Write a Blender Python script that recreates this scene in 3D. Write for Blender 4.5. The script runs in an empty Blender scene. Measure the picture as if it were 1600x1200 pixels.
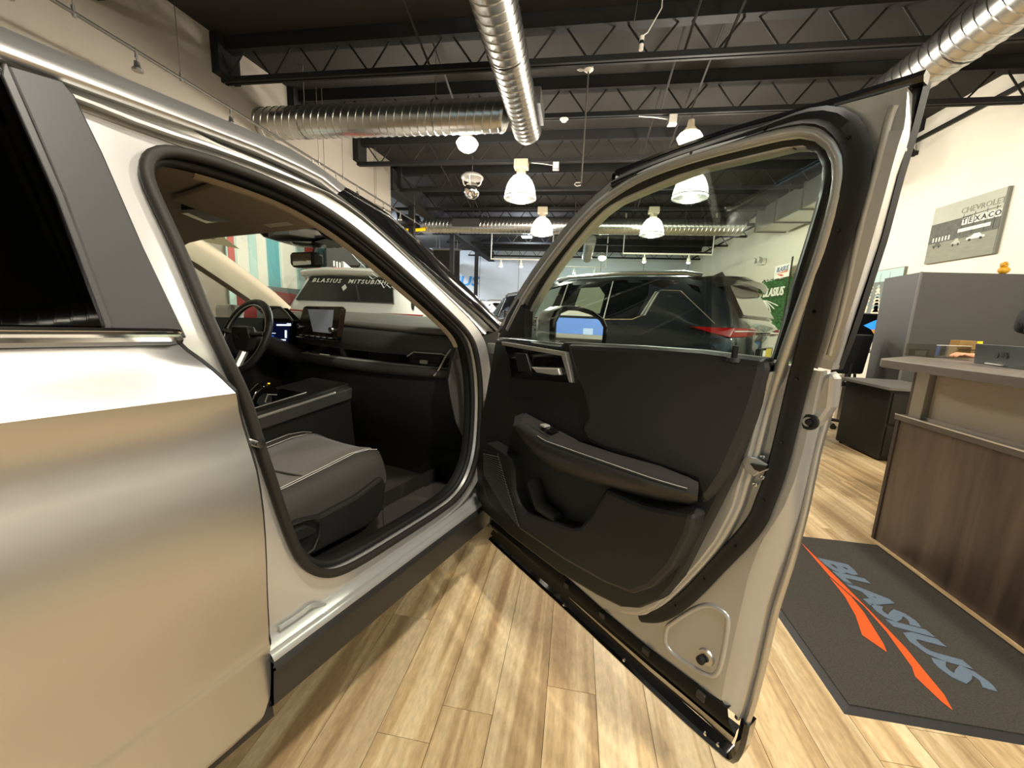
import bpy, bmesh, math, random
from mathutils import Vector, Matrix

random.seed(7)
SC = bpy.context.scene
COL = SC.collection

# ------------------------------------------------------------------ camera
HCAM = 1.25                      # camera height (m)
FPX = 610.0                      # focal length in pixels of the 1600 px wide frame
_d = Vector((100.0, -100.0, FPX)).normalized()           # room depth axis (+Y) seen from the camera
_n = _d.cross(Vector((1, 0.042, 0))).normalized()        # down
_r = _n.cross(_d)
if _r.x < 0: _r = -_r
def ray(px, py):
    c = Vector((px - 800.0, py - 600.0, FPX))
    return Vector((c.dot(_r), c.dot(_d), -c.dot(_n)))
EYE = Vector((0, 0, HCAM))
_right = Vector((_r.x, _d.x, -_n.x)); _down = Vector((_r.y, _d.y, -_n.y)); _fwd = Vector((_r.z, _d.z, -_n.z))
cam_d = bpy.data.cameras.new('camera')
cam_d.sensor_width = 36.0
cam_d.lens = 36.0 * FPX / 1600.0
cam_d.clip_start = 0.02
cam = bpy.data.objects.new('camera', cam_d)
COL.objects.link(cam)
cam.matrix_world = Matrix((
    (_right.x, -_down.x, -_fwd.x, 0), (_right.y, -_down.y, -_fwd.y, 0),
    (_right.z, -_down.z, -_fwd.z, HCAM), (0, 0, 0, 1)))
SC.camera = cam

# ------------------------------------------------------------------ light level
SC.view_settings.view_transform = 'Standard'
SC.view_settings.look = 'None'
SC.view_settings.gamma = 1.0
SC.view_settings.use_curve_mapping = False
SC.view_settings.exposure = 0.15
w = bpy.data.worlds.new('daylight'); SC.world = w
w.use_nodes = True
w.node_tree.nodes['Background'].inputs[0].default_value = (0.62, 0.78, 1.0, 1)
w.node_tree.nodes['Background'].inputs[1].default_value = 1.6

# ------------------------------------------------------------------ helpers: colour and materials
def lin(h):
    h = h.lstrip('#')
    o = []
    for i in (0, 2, 4):
        c = int(h[i:i + 2], 16) / 255.0
        o.append(c / 12.92 if c <= 0.04045 else ((c + 0.055) / 1.055) ** 2.4)
    return (o[0], o[1], o[2], 1.0)
M = {}
def mat(name, col, rough=0.5, metal=0.0, coat=0.0, noise=0, nscale=40, bump=0.0, emit=None, estr=0.0, trans=0.0, ior=1.45, alpha=1.0, stretch=None, spec=None, sheen=0.0):
    m = bpy.data.materials.new(name); m.use_nodes = True
    nt = m.node_tree; b = nt.nodes['Principled BSDF']
    c = lin(col) if isinstance(col, str) else col
    b.inputs['Base Color'].default_value = c
    b.inputs['Roughness'].default_value = rough
    b.inputs['Metallic'].default_value = metal
    b.inputs['Coat Weight'].default_value = coat
    b.inputs['Coat Roughness'].default_value = 0.04
    b.inputs['IOR'].default_value = ior
    b.inputs['Transmission Weight'].default_value = trans
    b.inputs['Alpha'].default_value = alpha
    if spec is not None: b.inputs['Specular IOR Level'].default_value = spec
    if sheen: b.inputs['Sheen Weight'].default_value = sheen
    if emit:
        b.inputs['Emission Color'].default_value = lin(emit) if isinstance(emit, str) else emit
        b.inputs['Emission Strength'].default_value = estr
    if noise or bump:
        tc = nt.nodes.new('ShaderNodeTexCoord'); mp = nt.nodes.new('ShaderNodeMapping')
        nt.links.new(tc.outputs['Object'], mp.inputs['Vector'])
        if stretch: mp.inputs['Scale'].default_value = stretch
        nz = nt.nodes.new('ShaderNodeTexNoise'); nz.inputs['Scale'].default_value = nscale
        nz.inputs['Detail'].default_value = 4
        nt.links.new(mp.outputs[0], nz.inputs['Vector'])
        if noise:
            mx = nt.nodes.new('ShaderNodeMix'); mx.data_type = 'RGBA'; mx.blend_type = 'MULTIPLY'
            mx.inputs['Factor'].default_value = 1.0
            cr = nt.nodes.new('ShaderNodeMapRange')
            cr.inputs[1].default_value = 0.25; cr.inputs[2].default_value = 0.75
            cr.inputs[3].default_value = 1 - noise; cr.inputs[4].default_value = 1 + noise
            nt.links.new(nz.outputs['Fac'], cr.inputs[0])
            mx.inputs['A'].default_value = c
            cmb = nt.nodes.new('ShaderNodeCombineColor')
            for k in range(3): nt.links.new(cr.outputs[0], cmb.inputs[k])
            nt.links.new(cmb.outputs[0], mx.inputs['B'])
            nt.links.new(mx.outputs['Result'], b.inputs['Base Color'])
        if bump:
            bp = nt.nodes.new('ShaderNodeBump'); bp.inputs['Strength'].default_value = bump
            bp.inputs['Distance'].default_value = 0.002
            nt.links.new(nz.outputs['Fac'], bp.inputs['Height'])
            nt.links.new(bp.outputs[0], b.inputs['Normal'])
    M[name] = m
    return m
def glassmat(name, col, rough=0.0, gloss=0.09, dens=1.0):
    """thin pane: clear see-through tint with a mirror reflection"""
    m = bpy.data.materials.new(name); m.use_nodes = True
    nt = m.node_tree; nt.nodes.clear()
    out = nt.nodes.new('ShaderNodeOutputMaterial'); mix = nt.nodes.new('ShaderNodeMixShader')
    tr = nt.nodes.new('ShaderNodeBsdfTransparent'); gl = nt.nodes.new('ShaderNodeBsdfGlossy')
    fr = nt.nodes.new('ShaderNodeFresnel'); fr.inputs['IOR'].default_value = 1.45
    tr.inputs[0].default_value = lin(col)
    ge = nt.nodes.new('ShaderNodeNewGeometry'); mr = nt.nodes.new('ShaderNodeMapRange')      # same reflection from either face of the pane
    mr.inputs[3].default_value = 1.45; mr.inputs[4].default_value = 1 / 1.45
    nt.links.new(ge.outputs['Backfacing'], mr.inputs[0]); nt.links.new(mr.outputs[0], fr.inputs['IOR'])
    gl.inputs['Roughness'].default_value = rough
    mul = nt.nodes.new('ShaderNodeMath'); mul.operation = 'MULTIPLY'; mul.inputs[1].default_value = gloss / 0.04
    mul.use_clamp = True
    nt.links.new(fr.outputs[0], mul.inputs[0])
    nt.links.new(mul.outputs[0], mix.inputs[0]); nt.links.new(tr.outputs[0], mix.inputs[1]); nt.links.new(gl.outputs[0], mix.inputs[2])
    nt.links.new(mix.outputs[0], out.inputs[0])
    M[name] = m
    return m

# ------------------------------------------------------------------ helpers: geometry
class MB:
    """collects vertices and faces for one mesh"""
    def __init__(s): s.v = []; s.f = []; s.mi = []; s.cur = 0
    def add(s, verts, faces):
        o = len(s.v); s.v += [tuple(p) for p in verts]
        for f in faces: s.f.append([i + o for i in f]); s.mi.append(s.cur)
        return s
    def box(s, x0, x1, y0, y1, z0, z1):
        return s.add([(x0,y0,z0),(x1,y0,z0),(x1,y1,z0),(x0,y1,z0),(x0,y0,z1),(x1,y0,z1),(x1,y1,z1),(x0,y1,z1)],
                     [(0,3,2,1),(4,5,6,7),(0,1,5,4),(1,2,6,5),(2,3,7,6),(3,0,4,7)])
    def hexa(s, p):     # eight corners, bottom four then top four
        return s.add(p, [(0,3,2,1),(4,5,6,7),(0,1,5,4),(1,2,6,5),(2,3,7,6),(3,0,4,7)])
    def tube(s, path, r, n=8, closed=False, caps=True, flat=1.0):
        P = [Vector(p) for p in path]; m = len(P); rings = []
        rr = r if isinstance(r, (list, tuple)) else [r] * m
        up = None
        for i in range(m):
            a = P[i - 1] if (i or closed) else P[i]; b = P[(i + 1) % m] if (i < m - 1 or closed) else P[i]
            t = (b - a).normalized()
            if up is None:
                up = Vector((0, 0, 1)) if abs(t.z) < 0.9 else Vector((1, 0, 0))
            x = t.cross(up).normalized(); y = x.cross(t).normalized(); up = y
            rings.append([P[i] + rr[i] * (math.cos(2*math.pi*k/n) * x + flat * math.sin(2*math.pi*k/n) * y) for k in range(n)])
        vs = [p for g in rings for p in g]; fs = []
        for i in range(m if closed else m - 1):
            j = (i + 1) % m
            for k in range(n): fs.append((i*n+k, i*n+(k+1)%n, j*n+(k+1)%n, j*n+k))
        if caps and not closed:
            fs.append(tuple(range(n))[::-1]); fs.append(tuple((m-1)*n + k for k in range(n)))
        return s.add(vs, fs)
    def loft(s, rows, closed_u=False, closed_v=False):
        m = len(rows); n = len(rows[0]); vs = [p for r in rows for p in r]; fs = []
        for i in range(m if closed_u else m - 1):
            for k in range(n if closed_v else n - 1):
                a = i*n+k; b = i*n+(k+1)%n; c = ((i+1)%m)*n+(k+1)%n; d = ((i+1)%m)*n+k
                fs.append((a, b, c, d))
        return s.add(vs, fs)
    def poly(s, pts): return s.add(pts, [tuple(range(len(pts)))])
    def prism(s, front, back):
        n = len(front)
        fs = [tuple(range(n)), tuple(range(2*n-1, n-1, -1))]
        for k in range(n): fs.append((k, n+k, n+(k+1)%n, (k+1)%n))
        return s.add(list(front) + list(back), fs)
    def lathe(s, prof, n=24, c=(0,0,0), axis='z'):
        rows = []
        for (r, z) in prof:
            row = []
            for k in range(n):
                a = 2*math.pi*k/n; x, y = r*math.cos(a), r*math.sin(a)
                p = {'z': (x, y, z), 'y': (x, z, y), 'x': (z, x, y)}[axis]
                row.append((p[0]+c[0], p[1]+c[1], p[2]+c[2]))
            rows.append(row)
        return s.loft(rows, closed_v=True)
    def build(s, name, m, parent=None, smooth=False, xf=None, bevel=0.0, sub=0, angle=40, solid=0.0, tri=False, weld=False, offset=-1.0):
        me = bpy.data.meshes.new(name)
        vs = [tuple(xf(*p)) for p in s.v] if xf else s.v
        me.from_pydata(vs, [], s.f)
        mats = m if isinstance(m, (list, tuple)) else [m]
        for k in mats: me.materials.append(M[k])
        if len(mats) > 1:
            for p, i in zip(me.polygons, s.mi): p.material_index = i
        bm = bmesh.new(); bm.from_mesh(me)
        if weld: bmesh.ops.remove_doubles(bm, verts=bm.verts, dist=0.0002)
        bmesh.ops.recalc_face_normals(bm, faces=bm.faces)
        big = [f for f in bm.faces if len(f.verts) > 4]
        if big: bmesh.ops.triangulate(bm, faces=big)
        bm.to_mesh(me); bm.free()
        o = bpy.data.objects.new(name, me); COL.objects.link(o)
        if parent is not None: o.parent = parent
        if solid:
            q = o.modifiers.new('solid', 'SOLIDIFY'); q.thickness = solid; q.offset = offset
        if bevel:
            q = o.modifiers.new('bevel', 'BEVEL'); q.width = bevel; q.segments = 2; q.limit_method = 'ANGLE'; q.angle_limit = math.radians(35)
        if sub:
            q = o.modifiers.new('sub', 'SUBSURF'); q.levels = sub; q.render_levels = sub
        if smooth:
            for p in me.polygons: p.use_smooth = True
            if not sub: me.set_sharp_from_angle(angle=math.radians(angle))
        return o
def tag(o, label=None, cat=None, group=None, kind=None):
    if label: o['label'] = label
    if cat: o['category'] = cat
    if group: o['group'] = group
    if kind: o['kind'] = kind
    return o
def empty(name, loc=(0,0,0), rz=0.0, label=None, cat=None, group=None):
    o = bpy.data.objects.new(name, None); COL.objects.link(o)
    o.location = loc; o.rotation_euler = (0, 0, rz); o.empty_display_size = 0.1
    return tag(o, label, cat, group)
def resample(pts, n, closed=False):
    P = [Vector(p) for p in pts]
    if closed: P = P + [P[0]]
    L = [0.0]
    for a, b in zip(P, P[1:]): L.append(L[-1] + (b - a).length)
    out = []; T = L[-1]; cnt = n if closed else n - 1; j = 0
    for i in range(n):
        t = T * i / cnt
        while j < len(L) - 2 and L[j+1] < t: j += 1
        k = (t - L[j]) / max(1e-9, L[j+1] - L[j])
        out.append(P[j].lerp(P[j+1], min(1, max(0, k))))
    return out
def smoothpath(pts, it=2, closed=False):
    P = [Vector(p) for p in pts]
    for _ in range(it):
        Q = []
        n = len(P)
        rng = range(n) if closed else range(n - 1)
        if not closed: Q.append(P[0])
        for i in rng:
            a, b = P[i], P[(i+1) % n]
            Q.append(a.lerp(b, 0.25)); Q.append(a.lerp(b, 0.75))
        if not closed: Q.append(P[-1])
        P = Q
    return P
def interp(x, tab):
    if x <= tab[0][0]: return tab[0][1]
    for (a, va), (b, vb) in zip(tab, tab[1:]):
        if x <= b: return va + (vb - va) * (x - a) / (b - a)
    return tab[-1][1]
def text_mesh(name, body, size, m, parent, basis, extrude=0.002, align='CENTER', shear=0.0, bold=0.0, space=1.0, xscale=1.0, fit=None):
    """flat lettering; basis = (origin, x direction, y direction) in the parent's space"""
    cu = bpy.data.curves.new(name, 'FONT'); cu.body = body; cu.size = size; cu.extrude = extrude
    cu.align_x = align; cu.align_y = 'CENTER'; cu.shear = shear; cu.offset = bold; cu.space_character = space; cu.resolution_u = 2
    t = bpy.data.objects.new(name, cu); COL.objects.link(t)
    dg = bpy.context.evaluated_depsgraph_get(); dg.update()
    me = bpy.data.meshes.new_from_object(t.evaluated_get(dg))
    bpy.data.objects.remove(t); bpy.data.curves.remove(cu)
    me.materials.clear(); me.materials.append(M[m])
    O, X, Y = Vector(basis[0]), Vector(basis[1]).normalized(), Vector(basis[2]).normalized()
    Z = X.cross(Y)
    if fit: xscale = fit / (max(v.co.x for v in me.vertices) - min(v.co.x for v in me.vertices))
    for v in me.vertices:
        c = v.co.copy(); v.co = O + X * c.x * xscale + Y * c.y + Z * c.z
    o = bpy.data.objects.new(name, me); COL.objects.link(o)
    if parent is not None: o.parent = parent
    return o

# ------------------------------------------------------------------ palette
mat('paint_silver', '#c3c2c0', 0.36, 0.92, 0.3)
mat('paint_jamb', '#b9b8b4', 0.30, 0.5, 0.4)
mat('cladding_black', '#2a2826', 0.42)
mat('gloss_black', '#0c0c0d', 0.08, 0.0, 0.5)
mat('satin_black', '#201f1e', 0.46, 0.0)
mat('rubber', '#181716', 0.62)
mat('rubber_gray', '#26231f', 0.6, spec=0.3)
mat('trim_black', '#121110', 0.65, spec=0.25)
mat('trim_dark', '#252422', 0.5, 0, 0, 0.06, 900, 0.25)
mat('trim_soft', '#302e2c', 0.42, 0, 0, 0.05, 500, 0.2)
mat('fabric_seat', '#5a554e', 0.9, 0, 0, 0.18, 700, 0.4, sheen=0.2)
mat('fabric_side', '#3a3733', 0.75, 0, 0, 0.06, 600, 0.2)
mat('stitch', '#b9b5ac', 0.7)
mat('chrome', '#d8d8d8', 0.08, 1.0)
mat('satin_silver', '#d6d2c8', 0.28, 0.55)
mat('steel', '#a9a7a2', 0.3, 0.9)
mat('headliner', '#b3a48e', 0.95, 0, 0, 0.05, 300, 0.1)
mat('pillar_trim', '#c9bda5', 0.8)
mat('carpet', '#39352f', 1.0, 0, 0, 0.3, 400, 0.5)
glassmat('window_clear', '#e6efe9', 0, 0.05)
glassmat('windshield', '#dfeae6', 0, 0.04)
glassmat('window_tint', '#14171a', 0, 0.045)
mat('mirror_glass', '#eef2f4', 0.01, 1.0)
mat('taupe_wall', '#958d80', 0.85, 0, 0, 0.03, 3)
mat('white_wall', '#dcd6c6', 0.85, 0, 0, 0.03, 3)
mat('far_wall', '#ccd3da', 0.85, 0, 0, 0.03, 2)
mat('ceiling_brown', '#25211d', 0.9, 0, 0, 0.1, 2)
mat('joist_brown', '#191613', 0.8)
mat('joist_black', '#131211', 0.8)
mat('gray_laminate', '#5f5d58', 0.5, 0, 0, 0.03, 60)
mat('paint_white', '#e4e2dc', 0.25, 0.0, 0.8)
mat('paint_dark', '#2a2f33', 0.25, 0.6, 1.0)
mat('lamp_glow', '#fff4de', 0.5, emit='#ffedd0', estr=16)
# ================================================================== THE ROOM
DECK = 4.58; CHORD = 4.10
XR = 5.2; YF = 20.0; YB = -6.0
def xl(y):                                   # left wall leans a little off the room axis
    return -4.35 - (8.9 - y) * 0.087

# --- floor: vinyl planks
def plank_material():
    m = bpy.data.materials.new('plank_wood'); m.use_nodes = True
    nt = m.node_tree; N = nt.nodes; L = nt.links; b = N['Principled BSDF']
    geo = N.new('ShaderNodeNewGeometry'); oi = N.new('ShaderNodeObjectInfo')
    add = N.new('ShaderNodeMath'); add.operation = 'ADD'
    L.new(oi.outputs['Random'], add.inputs[0]); L.new(geo.outputs['Random Per Island'], add.inputs[1])
    fr = N.new('ShaderNodeMath'); fr.operation = 'FRACT'; L.new(add.outputs[0], fr.inputs[0])
    off = N.new('ShaderNodeCombineXYZ'); mul = N.new('ShaderNodeMath'); mul.operation = 'MULTIPLY'; mul.inputs[1].default_value = 37
    L.new(fr.outputs[0], mul.inputs[0]); L.new(mul.outputs[0], off.inputs[0]); L.new(mul.outputs[0], off.inputs[1])
    va = N.new('ShaderNodeVectorMath'); va.operation = 'ADD'
    L.new(geo.outputs['Position'], va.inputs[0]); L.new(off.outputs[0], va.inputs[1])
    mp = N.new('ShaderNodeMapping'); mp.inputs['Scale'].default_value = (16, 0.55, 1); L.new(va.outputs[0], mp.inputs[0])
    n1 = N.new('ShaderNodeTexNoise'); n1.inputs['Scale'].default_value = 1.0; n1.inputs['Detail'].default_value = 3; n1.inputs['Distortion'].default_value = 0.6
    L.new(mp.outputs[0], n1.inputs['Vector'])
    mp2 = N.new('ShaderNodeMapping'); mp2.inputs['Scale'].default_value = (90, 26, 1); L.new(va.outputs[0], mp2.inputs[0])
    n2 = N.new('ShaderNodeTexNoise'); n2.inputs['Scale'].default_value = 1.0; n2.inputs['Detail'].default_value = 5; L.new(mp2.outputs[0], n2.inputs['Vector'])
    cr = N.new('ShaderNodeValToRGB'); L.new(n1.outputs['Fac'], cr.inputs[0])
    e = cr.color_ramp.elements; e[0].position = 0.36; e[0].color = lin('#a98c64'); e[1].position = 0.62; e[1].color = lin('#dcc69c')
    k = cr.color_ramp.elements.new(0.5); k.color = lin('#c8ad80')
    mr = N.new('ShaderNodeMapRange'); mr.inputs[1].default_value = 0.3; mr.inputs[2].default_value = 0.7; mr.inputs[3].default_value = 0.86; mr.inputs[4].default_value = 1.14
    L.new(n2.outputs['Fac'], mr.inputs[0])
    mr2 = N.new('ShaderNodeMapRange'); mr2.inputs[3].default_value = 0.86; mr2.inputs[4].default_value = 1.12; L.new(fr.outputs[0], mr2.inputs[0])
    mm = N.new('ShaderNodeMath'); mm.operation = 'MULTIPLY'; L.new(mr.outputs[0], mm.inputs[0]); L.new(mr2.outputs[0], mm.inputs[1])
    vm = N.new('ShaderNodeVectorMath'); vm.operation = 'SCALE'; L.new(cr.outputs[0], vm.inputs[0]); L.new(mm.outputs[0], vm.inputs['Scale'])
    L.new(vm.outputs[0], b.inputs['Base Color'])
    b.inputs['Roughness'].default_value = 0.42
    bp = N.new('ShaderNodeBump'); bp.inputs['Strength'].default_value = 0.12; bp.inputs['Distance'].default_value = 0.001
    L.new(n2.outputs['Fac'], bp.inputs['Height']); L.new(bp.outputs[0], b.inputs['Normal'])
    M['plank_wood'] = m
plank_material()
mat('subfloor', '#4a3c2c', 0.9)
floor = MB().box(-10.0, XR + 0.1, YB - 0.1, YF + 0.1, -0.15, -0.004).build('floor', 'subfloor')
tag(floor, 'pale wood-look plank floor of the showroom', kind='structure')
PW, PL = 0.165, 1.22
pm = MB().box(-PW/2 + 0.0009, PW/2 - 0.0009, -PL/2 + 0.0009, PL/2 - 0.0009, -0.004, 0.0).build('floor_plank', 'plank_wood', floor, bevel=0.0)
pm_mesh = pm.data
rest = MB(); first = True; npl = 0
ix0 = int(-9.9 / PW) ; ix1 = int(XR / PW)
for ix in range(ix0, ix1 + 1):
    x = (ix + 0.42) * PW
    if x + PW/2 > XR + 0.05: continue
    st = random.random() * PL
    y = YB + st - PL
    while y < YF:
        yc = y + PL / 2
        near = (-1.55 < x < 3.7) and (0.2 < yc < 6.3) and npl < 292
        if near and (x < -0.9 and yc < 1.0): near = False
        if near:
            if first: o = pm; first = False
            else:
                o = pm.copy(); COL.objects.link(o)
            o.location = (x, yc, 0); npl += 1
        else:
            y0 = max(YB, y + 0.001); y1 = min(YF, y + PL - 0.001)
            if y1 > y0 + 0.02: rest.box(x - PW/2 + 0.0009, x + PW/2 - 0.0009, y0, y1, -0.004, 0.0)
        y += PL
o = rest.build('floor_planks', 'plank_wood', floor); o['kind'] = 'stuff'

# --- ceiling deck with open-web joists
ceil = MB().box(-10.0, XR + 0.1, YB - 0.1, YF + 0.1, DECK, DECK + 0.12).build('ceiling', 'ceiling_brown')
tag(ceil, 'dark brown painted ceiling deck with open web joists', kind='structure')
def joist_mesh(x0, x1):
    c = MB()
    for dy in (-0.045, 0.012): c.box(x0, x1, dy, dy + 0.033, CHORD - 0.03, CHORD + 0.03)
    c.box(x0, x1, -0.065, 0.065, DECK - 0.16, DECK - 0.005)
    w_ = MB(); n = int((x1 - x0) / 0.62); s = (x1 - x0) / n
    for i in range(n):
        a = x0 + i * s
        for (p, q) in (((a, 0, CHORD), (a + s*0.46, 0, DECK - 0.1)), ((a + s*0.54, 0, DECK - 0.1), (a + s, 0, CHORD))):
            w_.tube([p, q], 0.012, 5)
    return c, w_
JY = [-5.5, -4.0, -2.5, -1.0, 0.5, 2.0, 3.5, 4.95, 6.15, 7.72, 9.3, 10.9, 12.5, 14.1, 15.7, 17.3, 18.9]
cm, wm = joist_mesh(-5.3, XR)
j0 = cm.build('roof_joist', 'joist_black', ceil); w0 = wm.build('joist_web', 'joist_brown', j0)
for i, y in enumerate(JY):
    if i == 0: j, wv = j0, w0
    else:
        j = j0.copy(); COL.objects.link(j); wv = w0.copy(); COL.objects.link(wv); wv.parent = j
    j.location = (0, y, 0)
# slim bridging rods that run from joist to joist
for (x, y0, y1) in ((0.95, 2.0, 12.5), (1.35, 2.0, 12.5), (-1.9, 2.0, 7.7), (-3.0, 7.7, 14.1)):
    for a, b in zip(JY, JY[1:]):
        if a >= y0 and b <= y1: MB().tube([(x, a, DECK - 0.12), (x, b, CHORD + 0.02)], 0.014, 5).build('bridging_rod', 'joist_brown', ceil)

# --- walls
wl = MB()
ys = [YB, 0.0, 4.95, 8.9]
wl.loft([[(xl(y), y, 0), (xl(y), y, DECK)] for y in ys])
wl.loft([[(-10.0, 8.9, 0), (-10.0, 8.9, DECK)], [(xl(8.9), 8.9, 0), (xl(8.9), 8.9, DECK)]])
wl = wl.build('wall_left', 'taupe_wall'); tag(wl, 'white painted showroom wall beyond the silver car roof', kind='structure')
# stepped masonry pockets where joist ends sit in the wall
for y in JY[6:11]:
    MB().box(xl(y) - 0.02, xl(y) + 0.10, y - 0.16, y + 0.16, CHORD + 0.02, DECK - 0.01).build('joist_pocket', 'joist_black', wl)
wf = MB().box(-10.0, XR + 0.1, YF, YF + 0.15, 0, DECK).build('wall_far', 'far_wall'); tag(wf, 'pale blue grey far end wall of the showroom', kind='structure')
for x in range(-9, 6, 2): MB().box(x, x + 0.02, YF - 0.006, YF + 0.01, 0, DECK).build('wall_joint', 'gray_laminate', wf)
wsl = MB().box(-10.1, -10.0, 8.9, YF, 0, DECK).build('wall_side_hall', 'far_wall'); tag(wsl, 'pale wall of the side hall', kind='structure')
wr = MB().box(XR, XR + 0.15, YB, YF, 0, DECK).build('wall_right', 'white_wall'); tag(wr, 'cream white wall behind the reception desk', kind='structure')
# behind the camera: storefront windows with piers and a knee wall
wb = MB(); wb.box(-10, XR + 0.1, YB - 0.15, YB, 0, 0.35); wb.box(-10, XR + 0.1, YB - 0.15, YB, 3.3, DECK)
for x in (-10, -5.5, -2.9, -0.3, 2.3, 4.9): wb.box(x, x + 0.3, YB - 0.15, YB, 0.35, 3.3)
wb = wb.build('wall_back', 'white_wall'); tag(wb, 'storefront wall behind the viewer', kind='structure')
mat('mullion', '#2a2a2b', 0.4, 0.5)
for i, x in enumerate((-5.2, -2.6, 0.0, 2.6)):
    f = MB().box(x, x + 0.05, YB - 0.1, YB - 0.04, 0.35, 3.3).box(x + 2.25, x + 2.3, YB - 0.1, YB - 0.04, 0.35, 3.3).box(x, x + 2.3, YB - 0.1, YB - 0.04, 0.35, 0.41).box(x, x + 2.3, YB - 0.1, YB - 0.04, 3.24, 3.3).box(x + 1.12, x + 1.18, YB - 0.1, YB - 0.04, 0.35, 3.3)
    wi = f.build('window_%d' % (i + 1), 'mullion'); tag(wi, kind='structure')
    MB().box(x + 0.05, x + 2.25, YB - 0.075, YB - 0.069, 0.41, 3.24).build('window_pane', 'window_clear', wi)

# girder and columns of the side hall
gi = MB().box(-4.5, -4.3, 8.9, YF, 4.0, 4.45).box(-4.55, -4.25, 8.9, YF, 3.97, 4.01); gi = gi.build('trim_1', 'joist_black'); tag(gi, 'dark steel girder beside the side hall', kind='structure')
for y in (10.2, 13.6, 17.0):
    c = MB().box(-4.47, -4.33, y - 0.07, y + 0.07, 0, 4.0).build('steel_column', 'joist_brown')
    tag(c, {10.2: 'dark steel column nearest the left wall corner', 13.6: 'dark steel column beside the blue wall lettering', 17.0: 'dark steel column farthest down the side hall'}[y], 'column', 'steel columns of the side hall')
# black pipe rail under the wall top on the right
pr = MB().tube([(XR - 0.05, YB, 4.29), (XR - 0.05, YF, 4.29)], 0.03, 6).build('trim_2', 'joist_black'); tag(pr, 'black pipe running under the top of the right wall', kind='structure')

# --- lamps
def trans_mat(name, col, t):
    m = bpy.data.materials.new(name); m.use_nodes = True; nt = m.node_tree; nt.nodes.clear()
    out = nt.nodes.new('ShaderNodeOutputMaterial'); mx = nt.nodes.new('ShaderNodeMixShader'); mx.inputs[0].default_value = t
    a = nt.nodes.new('ShaderNodeBsdfTransparent'); b = nt.nodes.new('ShaderNodeBsdfTranslucent'); b.inputs[0].default_value = lin(col); a.inputs[0].default_value = (0.9, 0.9, 0.9, 1)
    g = nt.nodes.new('ShaderNodeBsdfGlossy'); g.inputs[1].default_value = 0.2; m2 = nt.nodes.new('ShaderNodeMixShader'); m2.inputs[0].default_value = 0.12
    nt.links.new(a.outputs[0], mx.inputs[1]); nt.links.new(b.outputs[0], mx.inputs[2]); nt.links.new(mx.outputs[0], m2.inputs[1]); nt.links.new(g.outputs[0], m2.inputs[2]); nt.links.new(m2.outputs[0], out.inputs[0])
    M[name] = m
trans_mat('prismatic_dome', '#8a8a87', 0.4)
mat('lamp_housing', '#b7ab93', 0.5)
mat('wire', '#6a655c', 0.5, 0.6)
mat('lamp_ring', '#7d7a74', 0.3, 0.8)
WARM = (1.0, 0.92, 0.80)
def lamp_light(parent, loc, power, col, radius=0.1):
    d = bpy.data.lights.new('lamp_light', 'POINT'); d.energy = power; d.color = col; d.shadow_soft_size = radius
    o = bpy.data.objects.new('lamp_light', d); COL.objects.link(o); o.parent = parent; o.location = loc
    return o
PPOW = 230
def pendant(x, y, z, label, power=PPOW):
    t = empty('pendant_lamp', (x, y, z), 0, label, 'lamp', 'prismatic dome pendants')
    R = 0.30
    MB().lathe([(0.085, 0.27), (0.15, 0.235), (0.215, 0.16), (0.262, 0.06), (0.288, -0.05), (0.30, -0.16), (0.295, -0.165), (0.283, -0.05), (0.257, 0.06), (0.21, 0.155), (0.147, 0.228), (0.085, 0.262)], 32).build('lamp_shade', 'prismatic_dome', t, True)
    MB().lathe([(0.302, -0.135), (0.306, -0.13), (0.306, -0.12), (0.301, -0.115), (0.301, -0.135)], 32).build('shade_band', 'lamp_ring', t, True)
    MB().lathe([(0.0, 0.36), (0.085, 0.36), (0.09, 0.27), (0.06, 0.26), (0.0, 0.26)], 16).build('lamp_collar', 'lamp_housing', t, True)
    MB().box(-0.13, 0.13, -0.09, 0.09, 0.36, 0.52).build('ballast_box', 'lamp_housing', t, bevel=0.015)
    MB().tube([(0, 0, 0.52), (0, 0, CHORD - z)], 0.008, 6).build('hanger_rod', 'wire', t)
    MB().lathe([(0, 0.25), (0.05, 0.24), (0.075, 0.12), (0.06, 0.03), (0, 0.0)], 16).build('lamp_bulb', 'lamp_glow', t, True)
    lamp_light(t, (0, 0, -0.22), power, WARM)
    return t
pendant(-1.19, 7.72, 3.60, 'glowing glass dome pendant right of the ceiling speaker globe')
pendant(-1.06, 10.9, 3.62, 'smaller dome pendant hanging farther back, left of the car door frame')
pendant(1.83, 7.72, 3.60, 'dome pendant seen high through the open car door window')
pendant(1.76, 10.9, 3.62, 'smaller dome pendant above the dark grey suv roof, seen through the door glass')
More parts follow.
